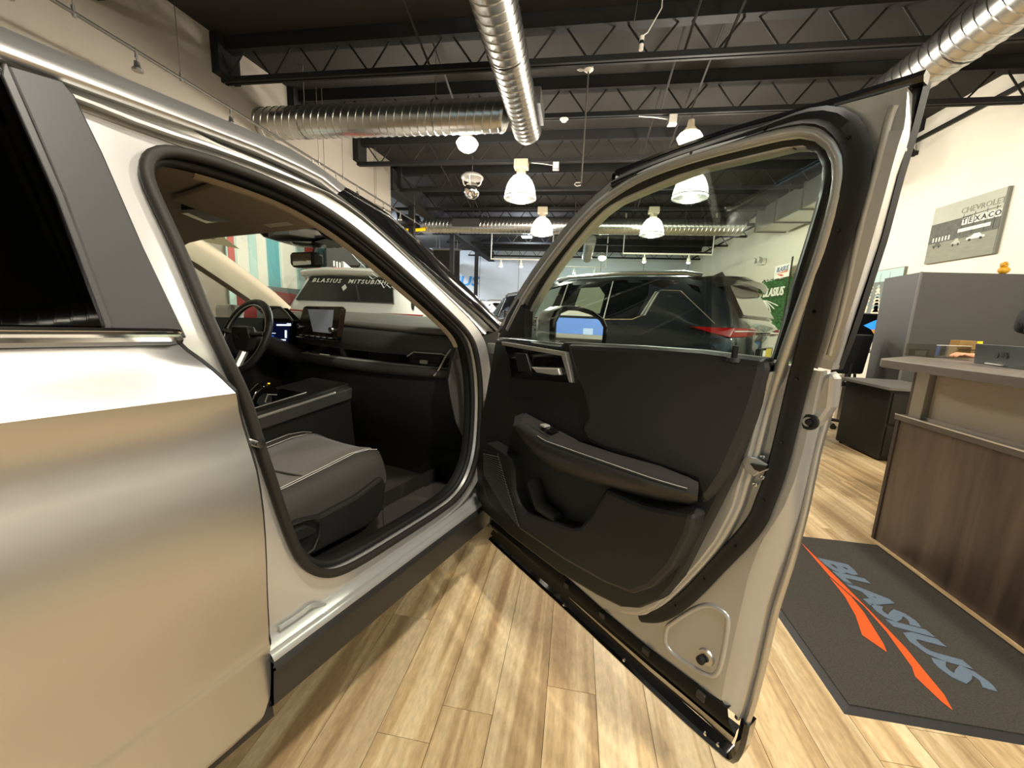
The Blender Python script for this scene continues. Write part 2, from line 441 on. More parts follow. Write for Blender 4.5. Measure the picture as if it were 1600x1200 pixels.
# unseen pendants added over the viewer and behind to carry on the lighting
for x, y, lab in ((1.85, 2.0, 'unseen dome pendant above the entrance mat'), (0.35, 0.25, 'unseen dome pendant straight over the viewer beside the silver suv'), (1.9, -1.4, 'unseen dome pendant right behind the viewer'), (4.4, 2.2, 'unseen dome pendant above the reception desk'), (4.2, -2.6, 'unseen dome pendant in the back right corner')):
    pendant(x, y, 3.62, lab, 150 if y == 2.0 else PPOW)
def bare_lamp(x, y, z, label, power=PPOW):
    t = empty('high_bay_lamp', (x, y, z), 0, label, 'lamp', 'bright high bay lamps')
    MB().lathe([(0, 0.22), (0.04, 0.22), (0.05, 0.14), (0.09, 0.09), (0.10, 0.05), (0, 0.05)], 20).build('lamp_housing', 'lamp_housing', t, True)
    MB().lathe([(0, 0.06), (0.13, 0.05), (0.165, 0.0), (0.13, -0.07), (0.07, -0.11), (0, -0.12)], 20).build('lamp_bulb', 'lamp_glow', t, True)
    MB().tube([(0, 0, 0.2), (0, 0, CHORD - z)], 0.006, 6).build('hanger_wire', 'wire', t)
    lamp_light(t, (0, 0, -0.2), power, WARM, 0.15)
bare_lamp(-1.78, 6.15, 3.78, 'blazing round lamp left of the vertical duct end')
bare_lamp(1.37, 6.15, 3.78, 'blazing round lamp just above the open car door frame')
bare_lamp(0.9, 17.3, 3.85, 'tiny bright lamp at the far end of the ceiling', 120)
for i, (x, y) in enumerate(((-7.0, 11.5), (-7.0, 16.5), (-2.0, 15.0))):  # cool lamps added in place of daylight in and near the side hall
    t = empty('added_cool_lamp', (x, y, 4.2), 0, ('cool white lamp added for daylight in the side hall nearest the columns', 'cool white lamp added for daylight deepest in the side hall', 'cool white lamp added for daylight above the cars at the far end')[i], 'lamp', 'added cool lamps')
    MB().box(-0.2, 0.2, -0.15, 0.15, 0, 0.12).build('lamp_housing', 'lamp_housing', t, bevel=0.01)
    MB().box(-0.17, 0.17, -0.12, 0.12, -0.02, 0.0).build('lamp_lens', 'lamp_glow', t)
    lamp_light(t, (0, 0, -0.15), 330, (0.8, 0.9, 1.0), 0.15)
# ================================================================== THE SILVER CAR (open front door towards the viewer)
CA = math.radians(18.8)
FW = Vector((math.sin(CA), math.cos(CA), 0)); RT = Vector((math.cos(CA), -math.sin(CA), 0))
DCAR = 0.85                               # viewer to the car's flank
UC, VC = 0.65, 0.93                       # middle of the car in its own measures (u forward, v across, z up)
def W(u, v, z): return FW * u - RT * (v + DCAR) + Vector((0, 0, z))
def onv(px, py, v):
    r = ray(px, py); t = (DCAR + v) / (-(r.dot(RT))); p = EYE + r * t
    return Vector((p.dot(FW), v, p.z))
def onu(px, py, u):
    r = ray(px, py); p = EYE + r * (u / r.dot(FW))
    return Vector((u, -(p.dot(RT)) - DCAR, p.z))
def onz(px, py, z):
    r = ray(px, py); p = EYE + r * ((z - HCAM) / r.z)
    return Vector((p.dot(FW), -(p.dot(RT)) - DCAR, z))
def onflank(px, py, f):
    v = 0.1
    for _ in range(12): p = onv(px, py, v); v = f(p.z)
    return p
car = empty('silver_suv', tuple(W(UC, VC, 0)), math.pi/2 - CA, 'silver suv in the foreground with its front passenger door swung open', 'car')
def cx(u, v, z): return (u - UC, v - VC, z)
def cpart(mb, name, m, parent=car, **k): return mb.build(name, m, parent, xf=cx, **k)
jambv = lambda z: 0.055 + 0.385 * max(0.0, z - 1.15)

# ---- door opening, seal and jamb
OPEN_PX = [(228,268),(232,250),(250,240),(290,248),(340,262),(400,283),(470,312),(540,356),(600,405),(660,458),(705,500),(728,523),(741,560),(746,600),(746,650),(742,707),(732,742),(717,768),(695,788),(625,832),(550,878),(515,892),(490,886),(470,866),(448,812),(427,745),(405,680),(385,610),(357,560),(330,500),(290,400),(255,325)]
op = [onflank(x, y, jambv) for x, y in OPEN_PX]
op = resample(smoothpath(op, 3, True), 240, True)
def loop_out(loop, dist):
    n = len(loop); out = []
    for i in range(n):
        t = loop[(i+1) % n] - loop[i-1]
        nn = Vector((-t.z, 0, t.x)).normalized()      # outward for this winding
        d = dist(loop[i], nn) if callable(dist) else dist
        out.append((loop[i], nn, d))
    return out
cu = sum((p.x for p in op)) / len(op); cz = sum((p.z for p in op)) / len(op)
sg = 1
_t = loop_out(op, 0.0)
if sum((n.x * (p.x - cu) + n.z * (p.z - cz)) for p, n, d in _t) < 0: sg = -1
def ring_at(dist, dv):
    o = []
    for p, n, d in loop_out(op, dist):
        q = p + n * sg * d; o.append(Vector((q.x, jambv(q.z) + (dv(q, n * sg) if callable(dv) else dv), q.z)))
    for _ in range(6): o = [(o[i-1] + o[i] * 2 + o[(i+1) % len(o)]) / 4 for i in range(len(o))]
    return o
def jdist(p, n):
    n = n * sg
    r = max(0, -n.x); t_ = max(0, n.z); b = max(0, -n.z); f = max(0, n.x)
    dist = (0.15 * r**2 + 0.05 * t_**2 + 0.05 * b**2 + 0.10 * f**2)
    if n.x < 0 and n.z > 0: dist += 0.30 * (-n.x * n.z)
    if n.x < 0 and n.z < 0: dist += 0.30 * (n.x * n.z)
    return dist
jamb = MB()
jamb.loft([ring_at(0.002, 0.03), ring_at(0.012, 0.004), ring_at(lambda p, n: jdist(p, n) * 0.5 + 0.01, -0.002),
           ring_at(lambda p, n: jdist(p, n) * 0.9 + 0.01, lambda q, n: -0.012 if n.x > -0.5 else 0.004), ring_at(lambda p, n: jdist(p, n) + 0.012, 0.03)], closed_v=True)
cpart(jamb, 'door_jamb', 'paint_jamb', smooth=True, angle=50)
cpart(MB().loft([ring_at(-0.010, 0.065), ring_at(-0.012, 0.05), ring_at(-0.004, 0.034), ring_at(0.003, 0.028)], closed_v=True), 'opening_trim', 'trim_black', smooth=True)
sl = MB().tube([p + Vector((0, -0.012, 0)) for p in ring_at(0.010, 0.002)], 0.012, 10, closed=True)
seal = cpart(sl, 'door_seal', 'rubber_gray', smooth=True)
cpart(MB().tube(ring_at(-0.005, 0.022), 0.010, 10, closed=True), 'inner_seal_lip', 'rubber', seal, smooth=True)

# ---- sill and black side cladding
def along(prof, u0, u1, n=2):
    return [[(u0 + (u1 - u0) * i / (n-1), v, z) for (v, z) in prof] for i in range(n)]
cpart(MB().loft(along([(0.10, 0.452), (0.08, 0.447), (0.062, 0.438), (0.054, 0.441), (0.046, 0.438), (0.03, 0.424), (0.022, 0.427), (0.014, 0.422), (0.006, 0.412), (0.01, 0.39)], 0.465, 1.62)), 'rocker_panel', 'paint_jamb', smooth=True, angle=60)
cpart(MB().loft(along([(0.03, 0.412), (0.002, 0.409), (-0.004, 0.40), (-0.006, 0.395), (0.004, 0.388), (0.010, 0.34), (0.014, 0.285), (0.03, 0.272), (0.07, 0.262), (0.10, 0.24), (0.45, 0.20), (0.45, 0.42)], 0.462, 1.72)), 'side_cladding', 'cladding_black', smooth=True, angle=35)
cpart(MB().loft(along([(0.06, 0.30), (0.035, 0.262), (0.032, 0.235), (0.045, 0.222), (0.10, 0.21), (0.45, 0.20)], -0.3, 0.47)), 'side_cladding', 'cladding_black', smooth=True, angle=35)
# small pressed ridge on the lower rear of the jamb
rp = smoothpath([onflank(x, y, lambda z: 0.045) for x, y in ((436,982),(470,960),(487,945),(507,944),(524,951),(520,962),(505,972),(470,992),(440,1016))], 2)
cpart(MB().tube(rp, 0.006, 6), 'jamb_pressing', 'paint_jamb', smooth=True)
st = onflank(396, 690, lambda z: 0.05)
cpart(MB().lathe([(0, 0), (0.009, 0.0), (0.009, 0.012), (0.004, 0.016), (0.004, 0.03), (0.011, 0.034), (0.011, 0.04), (0, 0.042)], 12, (0,0,0), 'y').build and MB().tube([(st.x, 0.06, st.z), (st.x, 0.02, st.z)], 0.010, 10), 'latch_striker', 'chrome', smooth=True)

# ---- rear door
FE = [onv(x, y, 0.0) for x, y in ((300,548),(316,560),(345,588),(370,620),(382,655),(392,690),(400,730),(406,790),(412,860),(419,930),(428,990),(433,1050),(432,1090),(427,1112),(418,1130))]
FEt = sorted((p.z, p.x) for p in FE)
prof_u = [(1.176, 0.050), (1.172, 0.040), (1.16, 0.029), (1.14, 0.018), (1.12, 0.009), (1.10, 0.000), (1.085, -0.008), (1.078, -0.012)]
prof_l = [(1.078, -0.012), (1.074, -0.009), (1.06, -0.001), (1.035, 0.008), (1.005, 0.012), (0.975, 0.011), (0.94, 0.005), (0.90, -0.003), (0.85, -0.010), (0.80, -0.013), (0.74, -0.012), (0.67, -0.007), (0.60, 0.001), (0.54, 0.010), (0.49, 0.017), (0.462, 0.020), (0.452, 0.018), (0.444, 0.0155), (0.437, 0.0165), (0.41, 0.019), (0.36, 0.020), (0.31, 0.019), (0.275, 0.018), (0.262, 0.022), (0.255, 0.04)]
UR = -0.52
def fe(z): return interp(z, FEt)
def skin(prof):
    rows = []
    for (z, v) in prof:
        ef = fe(z); row = []
        for k in range(15):
            t = k / 14.0; u = UR + (ef - UR) * t
            zz = z + (0.012 * (1 - t) if z > 0.9 else 0.012 * (1-t) * (z - 0.3) / 0.6)
            row.append((u, v + 0.004 * max(0, t - 0.93) / 0.07, zz))
        row.append((ef + 0.001, v + 0.010, z)); row.append((ef - 0.004, v + 0.030, z))
        rows.append(row)
    return rows
rd = MB(); rd.loft(skin(prof_u)); rd.loft(skin(prof_l))
rear_door = cpart(rd, 'rear_door', 'paint_silver', smooth=True, angle=60)
gz_ = sorted(set(z for z, v in prof_u + prof_l)); pv = dict(prof_u + prof_l)
cpart(MB().tube([(fe(z) + 0.007, pv[z] + 0.026, z) for z in gz_], 0.007, 6), 'door_gap_rubber', 'rubber', rear_door, smooth=True)
tumb = lambda z: 0.052 + 0.335 * (z - 1.175)
def fl(pts, f=tumb): return [onflank(x, y, f) for x, y in pts]
def shift(pts, dv): return [Vector((p.x, p.y + dv, p.z)) for p in pts]
# chrome waist strip
cb = [(1.206, 0.052), (1.204, 0.040), (1.199, 0.036), (1.193, 0.040), (1.188, 0.034), (1.181, 0.032), (1.174, 0.037), (1.172, 0.052)]
rows = [[(u, v, z + dz) for (z, v) in cb] for u, dz in ((UR, 0.014), (0.0, 0.007), (0.34, 0.0))] + [[(0.362, v + 0.006, 1.19 + (z - 1.19) * 0.8) for (z, v) in cb]]
cpart(MB().loft(rows), 'waist_chrome_strip', 'chrome', rear_door, smooth=True, angle=30)
ap = fl(((10,103),(98,129),(116,150),(160,240),(225,390),(291,528),(180,528),(140,420),(98,305),(50,192)))
ap2 = [Vector((p.x, p.y - 0.004, p.z)) for p in ap]
cpart(MB().prism(ap2, shift(ap, 0.02)), 'pillar_cover', 'satin_black', rear_door, bevel=0.003)
fs_ = fl(((2,100),(9,100),(97,303),(180,527),(168,527),(84,305),(0,118)))
cpart(MB().prism(shift(fs_, -0.008), shift(fs_, 0.015)), 'window_channel', 'cladding_black', rear_door, bevel=0.002)
gz0, gz1 = 1.20, 1.62
gl = [Vector((UR + 0.05, tumb(gz0), gz0))] + fl(((172,527),(88,305),(3,108))) + [Vector((0.10, tumb(gz1), gz1)), Vector((UR + 0.1, tumb(gz1), gz1))]
cpart(MB().prism(gl, shift(gl, 0.004)), 'rear_window', 'window_tint', rear_door)
wt = MB().tube([Vector((0.12, tumb(1.628) - 0.004, 1.628)), Vector((-0.1, tumb(1.632) - 0.004, 1.632)), Vector((UR + 0.05, tumb(1.62) - 0.004, 1.62))], 0.012, 8)
cpart(wt, 'window_top_trim', 'gloss_black', rear_door, smooth=True)
# dark cabin lining and rear seat seen faintly through the tinted glass
cpart(MB().hexa([(-0.5,0.35,0.45),(0.18,0.35,0.45),(0.18,1.5,0.45),(-0.5,1.5,0.45),(-0.5,0.35,0.78),(0.12,0.35,0.74),(0.12,1.5,0.74),(-0.5,1.5,0.78)]), 'rear_seat', 'fabric_side', bevel=0.05)
cpart(MB().hexa([(-0.62,0.35,0.7),(-0.42,0.35,0.7),(-0.42,1.5,0.7),(-0.62,1.5,0.7),(-0.82,0.4,1.3),(-0.68,0.4,1.3),(-0.68,1.46,1.3),(-0.82,1.46,1.3)]), 'rear_backrest', 'fabric_side', bevel=0.05)
# front passenger seat back lies behind the pillar cover

# ---- roof side, gutter and front pillar
def px3(l): return [onv(x, y, v) for x, y, v in l]
L1 = px3([(0,40,.27),(100,83,.27),(200,124,.27),(300,166,.27),(400,207,.27),(460,235,.27),(505,264,.268),(540,292,.263)])
L2 = px3([(0,81,.2),(100,118,.2),(200,155,.2),(300,192,.2),(400,230,.2),(470,262,.2),(505,280,.2),(530,300,.198)])
P1 = px3([(528,287,.265),(550,297,.26),(605,332,.245),(650,372,.23),(712,432,.19),(747,465,.16),(781,500,.12)])
P2 = px3([(524,296,.205),(536,304,.2),(575,334,.19),(615,370,.18),(662,412,.16),(712,460,.13),(750,492,.10),(776,518,.075)])
L3 = px3([(118,152,.2),(240,201,.2),(320,226,.2),(400,255,.2),(460,279,.195),(520,304,.19),(560,332,.183),(615,382,.165),(675,440,.128),(725,487,.085),(757,522,.045)])
rear = lambda p, dz=0.0: Vector((-0.75, p.y, p.z + dz))
N_ = 28
L1r = resample([rear(L1[0], -0.03)] + L1, N_); L2r = resample([rear(L2[0], -0.03)] + L2, N_)
def mix(A, B, t, dv=0.0, dz=0.0): return [Vector((a.x*(1-t)+b.x*t, a.y*(1-t)+b.y*t + dv, a.z*(1-t)+b.z*t + dz)) for a, b in zip(A, B)]
ro = MB().loft([[p + Vector((0, 0.06, 0.012)) for p in L1r], L1r, mix(L1r, L2r, 0.3, -0.006), mix(L1r, L2r, 0.65, -0.010), mix(L1r, L2r, 0.92, -0.006), L2r, [p + Vector((0, 0.012, -0.006)) for p in L2r]])
cpart(ro, 'roof_side', 'paint_silver', smooth=True, angle=60)
J2 = resample([rear(L2[0], -0.03)] + L2[:-1] + P2[1:], 40); J3 = resample([Vector((-0.75, 0.2, 1.58)), Vector((0.1, 0.2, 1.60))] + L3, 40)
gu = MB().loft([[p + Vector((0, 0.012, -0.004)) for p in J2], mix(J2, J3, 0.10, 0.046), mix(J2, J3, 0.68, 0.016), mix(J2, J3, 0.84, 0.0), J3, [p + Vector((0, 0.05, 0.0)) for p in J3]])
cpart(gu, 'roof_gutter', 'paint_jamb', smooth=True, angle=50)
P1r = resample(P1, 24); P2r = resample(P2, 24)
cpart(MB().loft([[p + Vector((0.02, 0.03, -0.015)) for p in P1r], P1r, mix(P1r, P2r, 0.3, -0.010), mix(P1r, P2r, 0.8, -0.008), P2r, [p + Vector((0, 0.02, 0)) for p in P2r]]), 'windshield_molding', 'gloss_black', smooth=True, angle=50)
# ---- roof skin, windshield, other flank, nose and tail
def mirror(P): return [Vector((p.x, 2*VC - p.y, p.z)) for p in P]
rt_rows = []
for i, p in enumerate(L1r[:-2]):
    row = []
    for k in range(13):
        t = k / 12.0; c = 1 - (2*t - 1)**2
        row.append((p.x + 0.05 * c * max(0, (p.x + 0.2)), p.y + 0.05 + (2*VC - 2*p.y - 0.1) * t, p.z + 0.01 + 0.05 * c))
    rt_rows.append(row)
cpart(MB().loft(rt_rows), 'roof_panel', 'paint_silver', smooth=True)
cpart(MB().loft([mirror([p + Vector((0, 0.06, 0.012)) for p in L1r]), mirror(L1r), mirror(L2r), mirror([p + Vector((0, 0.04, -0.03)) for p in L2r])]), 'roof_side', 'paint_silver', smooth=True)
A = resample([Vector((1.0, p.y, p.z)) if i == 0 else p for i, p in enumerate(P1)], 14); B = mirror(A)
ws = []
for i in range(14):
    ws.append([(A[i].x + 0.12 * (1 - (2*k/10 - 1)**2) * (0.3 + 0.7 * i/13), A[i].y + 0.03 + (B[i].y - A[i].y - 0.06) * k / 10, A[i].z - 0.012) for k in range(11)])
cpart(MB().loft(ws), 'windshield', 'windshield', smooth=True)
# far flank (v = 1.86): lower body, pillars left open for glass
cpart(MB().loft(along([(1.80, 1.172), (1.855, 1.08), (1.85, 0.9), (1.86, 0.75), (1.84, 0.45), (1.79, 0.27), (1.5, 0.22)], -1.5, 2.6)), 'driver_side_body', 'paint_silver', smooth=True)
for (u0, u1, w_) in ((0.42, 0.30, 0.10), (-0.62, -0.75, 0.14)):
    cpart(MB().hexa([(u0, 1.76, 1.15), (u0 + w_, 1.76, 1.15), (u0 + w_, 1.81, 1.15), (u0, 1.81, 1.15), (u1, 1.62, 1.62), (u1 + w_, 1.62, 1.62), (u1 + w_, 1.66, 1.62), (u1, 1.66, 1.62)]), 'door_pillar', 'satin_black')
cpart(MB().add([(0.52, 1.79, 1.17), (1.55, 1.79, 1.17), (1.0, 1.65, 1.58), (0.42, 1.645, 1.61)], [(0, 1, 2, 3)]), 'driver_window', 'window_clear')
cpart(MB().add([(-0.5, 1.79, 1.17), (0.42, 1.79, 1.17), (0.32, 1.645, 1.61), (-0.6, 1.645, 1.61)], [(0, 1, 2, 3)]), 'rear_window', 'window_tint')
# hood and fender seen over the door hinge from other positions
hood = []
for (u, zc, ze, ins) in ((1.85, 1.13, 1.09, 0.10), (2.2, 1.10, 1.05, 0.08), (2.6, 1.04, 0.98, 0.10), (2.85, 0.93, 0.86, 0.17)):
    hood.append([(u + 0.06 * (1 - (2*k/10 - 1)**2), ins + (2*VC - 2*ins) * k/10, ze + (zc - ze) * (1 - (2*k/10 - 1)**4)) for k in range(11)])
cpart(MB().loft(hood), 'hood', 'paint_silver', smooth=True)
for s in (0, 1):
    fn = MB(); g = lambda v: (2*VC - v) if s else v
    top = [(1.66, 0.07, 1.12), (1.85, 0.075, 1.10), (2.2, 0.08, 1.05), (2.6, 0.10, 0.98), (2.85, 0.17, 0.86)]
    mid = [(1.64, 0.03, 0.95), (1.85, 0.02, 0.92), (2.2, 0.015, 0.90), (2.6, 0.05, 0.85), (2.88, 0.16, 0.75)]
    low = [(1.64, 0.04, 0.42), (1.72, 0.03, 0.72), (2.05, 0.02, 0.80), (2.4, 0.04, 0.72), (2.85, 0.15, 0.5)]
    fn.loft([[(u, g(v), z) for u, v, z in r] for r in (top, mid, low)])
    cpart(fn, 'front_fender', 'paint_silver', smooth=True)
cpart(MB().hexa([(2.6,0.12,0.25),(2.92,0.2,0.3),(2.92,1.66,0.3),(2.6,1.74,0.25),(2.6,0.12,0.9),(2.9,0.2,0.86),(2.9,1.66,0.86),(2.6,1.74,0.9)]), 'front_bumper', 'cladding_black', bevel=0.05)
qu = []
for (u, vb_, zt, vt) in ((-0.52, 0.0, 1.17, 0.05), (-0.8, 0.0, 1.17, 0.06), (-1.2, 0.03, 1.16, 0.10), (-1.55, 0.10, 1.10, 0.2)):
    qu.append([(u, vt, zt), (u, vb_ - 0.006, 1.08), (u, vb_ + 0.008, 1.0), (u, vb_ - 0.003, 0.8), (u, vb_ + 0.02, 0.45), (u, vb_ + 0.07, 0.28)])
cpart(MB().loft(qu), 'rear_quarter', 'paint_silver', smooth=True)
cpart(MB().loft([[(-0.62, tumb(1.2), 1.18), (-0.72, tumb(1.62), 1.62)], [(-1.3, 0.12, 1.17), (-1.2, 0.26, 1.60)]]), 'quarter_window', 'window_tint')
cpart(MB().loft([[(-0.75, 0.27, 1.66), (-0.75, 0.93, 1.71), (-0.75, 1.59, 1.66)], [(-1.3, 0.3, 1.62), (-1.35, 0.93, 1.66), (-1.3, 1.56, 1.62)], [(-1.55, 0.2, 1.10), (-1.65, 0.93, 1.12), (-1.55, 1.66, 1.10)], [(-1.6, 0.15, 0.3), (-1.75, 0.93, 0.3), (-1.6, 1.71, 0.3)]]), 'tailgate', 'paint_silver', smooth=True)
mat('tire', '#1b1b1b', 0.8); mat('alloy', '#8d8f92', 0.3, 0.9)
def wheel(parent, u, v, side, xf):
    wv = MB().lathe([(0.20, -0.11), (0.30, -0.115), (0.345, -0.09), (0.36, -0.05), (0.36, 0.05), (0.345, 0.09), (0.30, 0.115), (0.20, 0.11)], 28, (u, v, 0.36), 'y').build('wheel', 'tire', parent, True, xf=xf)
    rm = MB().lathe([(0.0, 0.06*side), (0.05, 0.07*side), (0.06, 0.05*side), (0.20, 0.03*side), (0.24, 0.10*side)], 28, (u, v, 0.36), 'y')
    for k in range(5):
        a = 2*math.pi*k/5; rm.tube([(u + 0.03*math.cos(a), v + 0.075*side, 0.36 + 0.03*math.sin(a)), (u + 0.23*math.cos(a), v + 0.09*side, 0.36 + 0.23*math.sin(a))], 0.022, 6)
    rm.build('wheel_rim', 'alloy', wv, True, xf=xf)
for u in (2.05, -0.68):
    for v, s in ((0.14, -1), (1.72, 1)): wheel(car, u, v, s, cx)
# ================================================================== OPEN FRONT DOOR (door measures: s from hinge to rear edge, w towards the cabin, z up)
TH = math.radians(61.7)
OU, OV = 1.45, 0.0
ES = FW * (-math.cos(TH)) - RT * (-math.sin(TH)); EW = FW * (-math.sin(TH)) - RT * math.cos(TH)
O3 = W(OU, OV, 0)
TILT = 0.30; ZB = 1.12
def dpx(px, py, w0=0.0, tilt=True):
    r = ray(px, py); w_ = w0
    for _ in range(10):
        t = (w_ - (EYE - O3).dot(EW)) / r.dot(EW); p = EYE + r * t
        w_ = w0 + (TILT * max(0, p.z - ZB) if tilt else 0)
    q = p - O3
    return Vector((q.dot(ES), w_, p.z))
def dps(px, py, s):
    r = ray(px, py); t = (s - (EYE - O3).dot(ES)) / r.dot(ES); p = EYE + r * t
    return Vector((s, (p - O3).dot(EW), p.z))
def D(pts, w0=0.0, tilt=True): return [dpx(x, y, w0, tilt) for x, y in pts]
def dw(pts, d): return [Vector((p.x, p.y + d, p.z)) for p in pts]
dx = lambda s, w_, z: (s, -w_, z)
FD = None
def dpart(mb, name, m, parent=None, **k): return mb.build(name, m, parent or FD, xf=dx, **k)
def sweep(path, prof, closed=False, closedprof=True, wscale=None):
    """profile points (a, b): a sideways in the door plane, b towards the cabin"""
    P = [Vector(p) for p in path]; n = len(P); rows = []
    for i in range(n):
        a = P[i-1] if (i or closed) else P[i]; b = P[(i+1) % n] if (i < n-1 or closed) else P[i]
        t = (b - a); nn = Vector((-t.z, 0, t.x)).normalized() * (wscale(i / (n - 1.0)) if wscale else 1.0)
        rows.append([P[i] + nn * q[0] + Vector((0, q[1], 0)) for q in prof])
    m = MB(); m.loft(rows, closed_u=closed, closed_v=closedprof)
    if not closed and closedprof:
        k = len(prof); m.f.append(list(range(k))); m.mi.append(0); m.f.append([(n-1)*k + i for i in range(k)]); m.mi.append(0)
    return m
def arc(w_, h, n=6): return [(w_ * math.cos(math.pi*k/n), h * math.sin(math.pi*k/n)) for k in range(n+1)]
TOPO = [(783,508),(795,485),(815,450),(840,410),(870,372),(900,335),(930,305),(960,279),(991,264),(1054,239),(1147,208),(1266,178),(1282,173),(1350,154),(1418,137)]
REARU = [(1418,137),(1415,188),(1410,213),(1394,260),(1366,369),(1330,480),(1299,578)]
WINT = [(820,528),(820,510),(828,487),(850,447),(875,410),(905,372),(935,338),(960,318),(1007,297),(1085,266),(1179,244),(1241,229),(1266,230)]
WINR = [(1266,230),(1282,244),(1287,270),(1279,304),(1260,369),(1238,438),(1229,482),(1205,560)]
BEAD = [(795,515),(808,488),(822,462),(845,428),(870,395),(900,357),(930,325),(960,301),(1007,272),(1085,244),(1179,219),(1241,204),(1272,204),(1297,216),(1313,241),(1316,272),(1310,310),(1291,376),(1272,432),(1253,483),(1236,530),(1221,572),(1207,617),(1193,666),(1182,712),(1168,750),(1158,786),(1148,807),(1129,842),(1103,875),(1068,912),(1033,945),(1006,956),(980,954)]
SEAL = [(960,290),(991,276),(1047,255),(1126,230),(1210,201),(1262,186),(1295,186),(1318,199),(1335,222),(1341,250),(1335,297),(1316,360),(1294,425),(1279,479),(1265,540),(1250,590),(1238,640),(1224,700),(1210,750),(1194,790),(1187,810),(1164,840),(1129,875),(1089,919),(1059,945),(1029,961),(1001,959)]
FOLD = [(1283,580),(1270,640),(1256,700),(1242,750),(1226,790),(1208,820),(1190,845),(1170,896),(1158,949),(1146,1001),(1133,1060),(1127,1092)]
HEM = [(1309,585),(1306,615),(1293,650),(1281,690),(1270,740),(1260,790),(1250,830),(1239,870),(1222,922),(1211,957),(1200,1006),(1190,1050),(1175,1107),(1166,1130)]
BOT = [(1127,1095),(1092,1072),(1012,1012),(940,952),(882,900),(800,838),(768,812)]
FRONT = [(768,812),(752,775),(748,720),(757,650),(770,580),(781,528)]

# shell = lower plate + window frame (this mesh is the door itself)
sh = MB()
low = D([(781,528),(1000,548),(1205,566),(1283,580)] + FOLD[1:-1] + BOT + FRONT[1:-1])
sh.prism(low, dw(low, -0.03))
o1 = resample(D(TOPO), 40) + resample(D(REARU), 26)[1:]
i1 = resample(D(WINT, -0.012), 40) + resample(D(WINR, -0.012), 26)[1:]
m1 = [a.lerp(b, 0.5) + Vector((0, 0.004, 0)) for a, b in zip(o1, i1)]
sh.loft([dw(o1, -0.035), o1, m1, i1, dw(i1, -0.03)])
FDo = sh.build('front_door', 'paint_jamb', car, True, xf=dx, angle=40)
FD = FDo
FD.location = cx(OU, OV, 0); FD.rotation_euler = (0, 0, math.pi + TH)
FD['label'] = 'front passenger door swung wide open, inner side facing the viewer'
# rear shut face and hem
f1 = resample(D(FOLD), 40); h1 = resample(D(HEM, -0.045), 40)
dpart(MB().loft([dw(f1, -0.002), f1, [a.lerp(b, 0.25) + Vector((0, 0.008, 0)) for a, b in zip(f1, h1)], [a.lerp(b, 0.7) + Vector((0, 0.004, 0)) for a, b in zip(f1, h1)], h1, dw(h1, -0.02)]), 'shut_face', 'paint_jamb', smooth=True, angle=50)
hp = smoothpath(D(HEM, -0.04), 1)
dpart(sweep(hp, arc(0.007, 0.009)), 'skin_hem', 'paint_silver', smooth=True)
dpart(sweep([p + Vector((-0.018, 0.006, 0)) for p in hp], arc(0.006, 0.006)), 'skin_hem', 'paint_silver', smooth=True)
# outer skin of the door (far side), bulging below the waist
sk = MB(); rows = []
for (z, wv) in ((1.15, -0.085), (1.08, -0.125), (1.06, -0.118), (0.95, -0.115), (0.8, -0.122), (0.6, -0.112), (0.42, -0.095)):
    rows.append([(-0.02 + 0.04 * (1.15 - z), wv + 0.06, z), (0.05, wv, z), (0.6, wv - 0.01, z), (1.0, wv, z), (interp(z, [(0.3, 1.105), (0.7, 1.13), (1.15, 1.155)]), wv + 0.05, z)])
sk.loft(rows)
dpart(sk, 'outer_skin', 'paint_silver', smooth=True)
# black rear applique on the frame and thin top moulding
e_in = resample(D(REARU, -0.01), 24); e_out = resample(D([(1447,117),(1429,188),(1404,272),(1379,369),(1343,482),(1325,534),(1308,578)], -0.03), 24)
dpart(MB().loft([e_in, [a.lerp(b, 0.1) + Vector((0, -0.012, 0)) for a, b in zip(e_in, e_out)], [a.lerp(b, 0.9) + Vector((0, -0.006, 0)) for a, b in zip(e_in, e_out)], e_out, dw(e_out, -0.03), dw(e_in, -0.05)]), 'frame_cover', 'trim_black', smooth=True, angle=35)
tp = smoothpath(D([(1445,119),(1350,148),(1282,168),(1147,204),(1054,235),(991,260),(962,271)], -0.01), 1)
dpart(sweep(tp, [(0.004, -0.02), (0.006, 0.0), (0.0, 0.005), (-0.008, 0.0), (-0.008, -0.02)]), 'frame_top_molding', 'gloss_black', smooth=True)
tp2 = smoothpath(D([(962,272),(958,284),(930,308),(900,339),(870,376),(840,415),(812,458),(790,497),(780,518)], -0.012), 1)
dpart(sweep(tp2, [(0.006, -0.02), (0.007, 0.004), (-0.004, 0.006), (-0.008, -0.02)]), 'frame_front_molding', 'gloss_black', smooth=True)
# pressed bead, rubber seal, window run
bp = resample(smoothpath(D(BEAD, 0.004), 2), 90)
dpart(sweep(bp, arc(0.011, 0.014, 8)), 'frame_bead', 'paint_jamb', smooth=True)
ip = D([(1218,578),(1203,630),(1192,672),(1180,716),(1168,750),(1158,786),(1148,807),(1129,842),(1103,875),(1068,912),(1033,945),(1006,956),(980,954),(950,930),(1000,800),(1100,600)], 0.0)
dpart(MB().prism(dw(ip, 0.024), ip), 'inner_step', 'paint_jamb', bevel=0.006)
spth = resample(smoothpath(D(SEAL, 0.002), 2), 90)
dpart(sweep(spth, [(0.017, 0.0), (0.019, 0.008), (0.010, 0.013), (-0.002, 0.011), (-0.012, 0.015), (-0.018, 0.006), (-0.017, 0.0)], wscale=lambda t: interp(t, [(0.0, 0.35), (0.20, 0.42), (0.27, 1.0), (1.0, 1.0)])), 'door_seal', 'rubber', smooth=True)
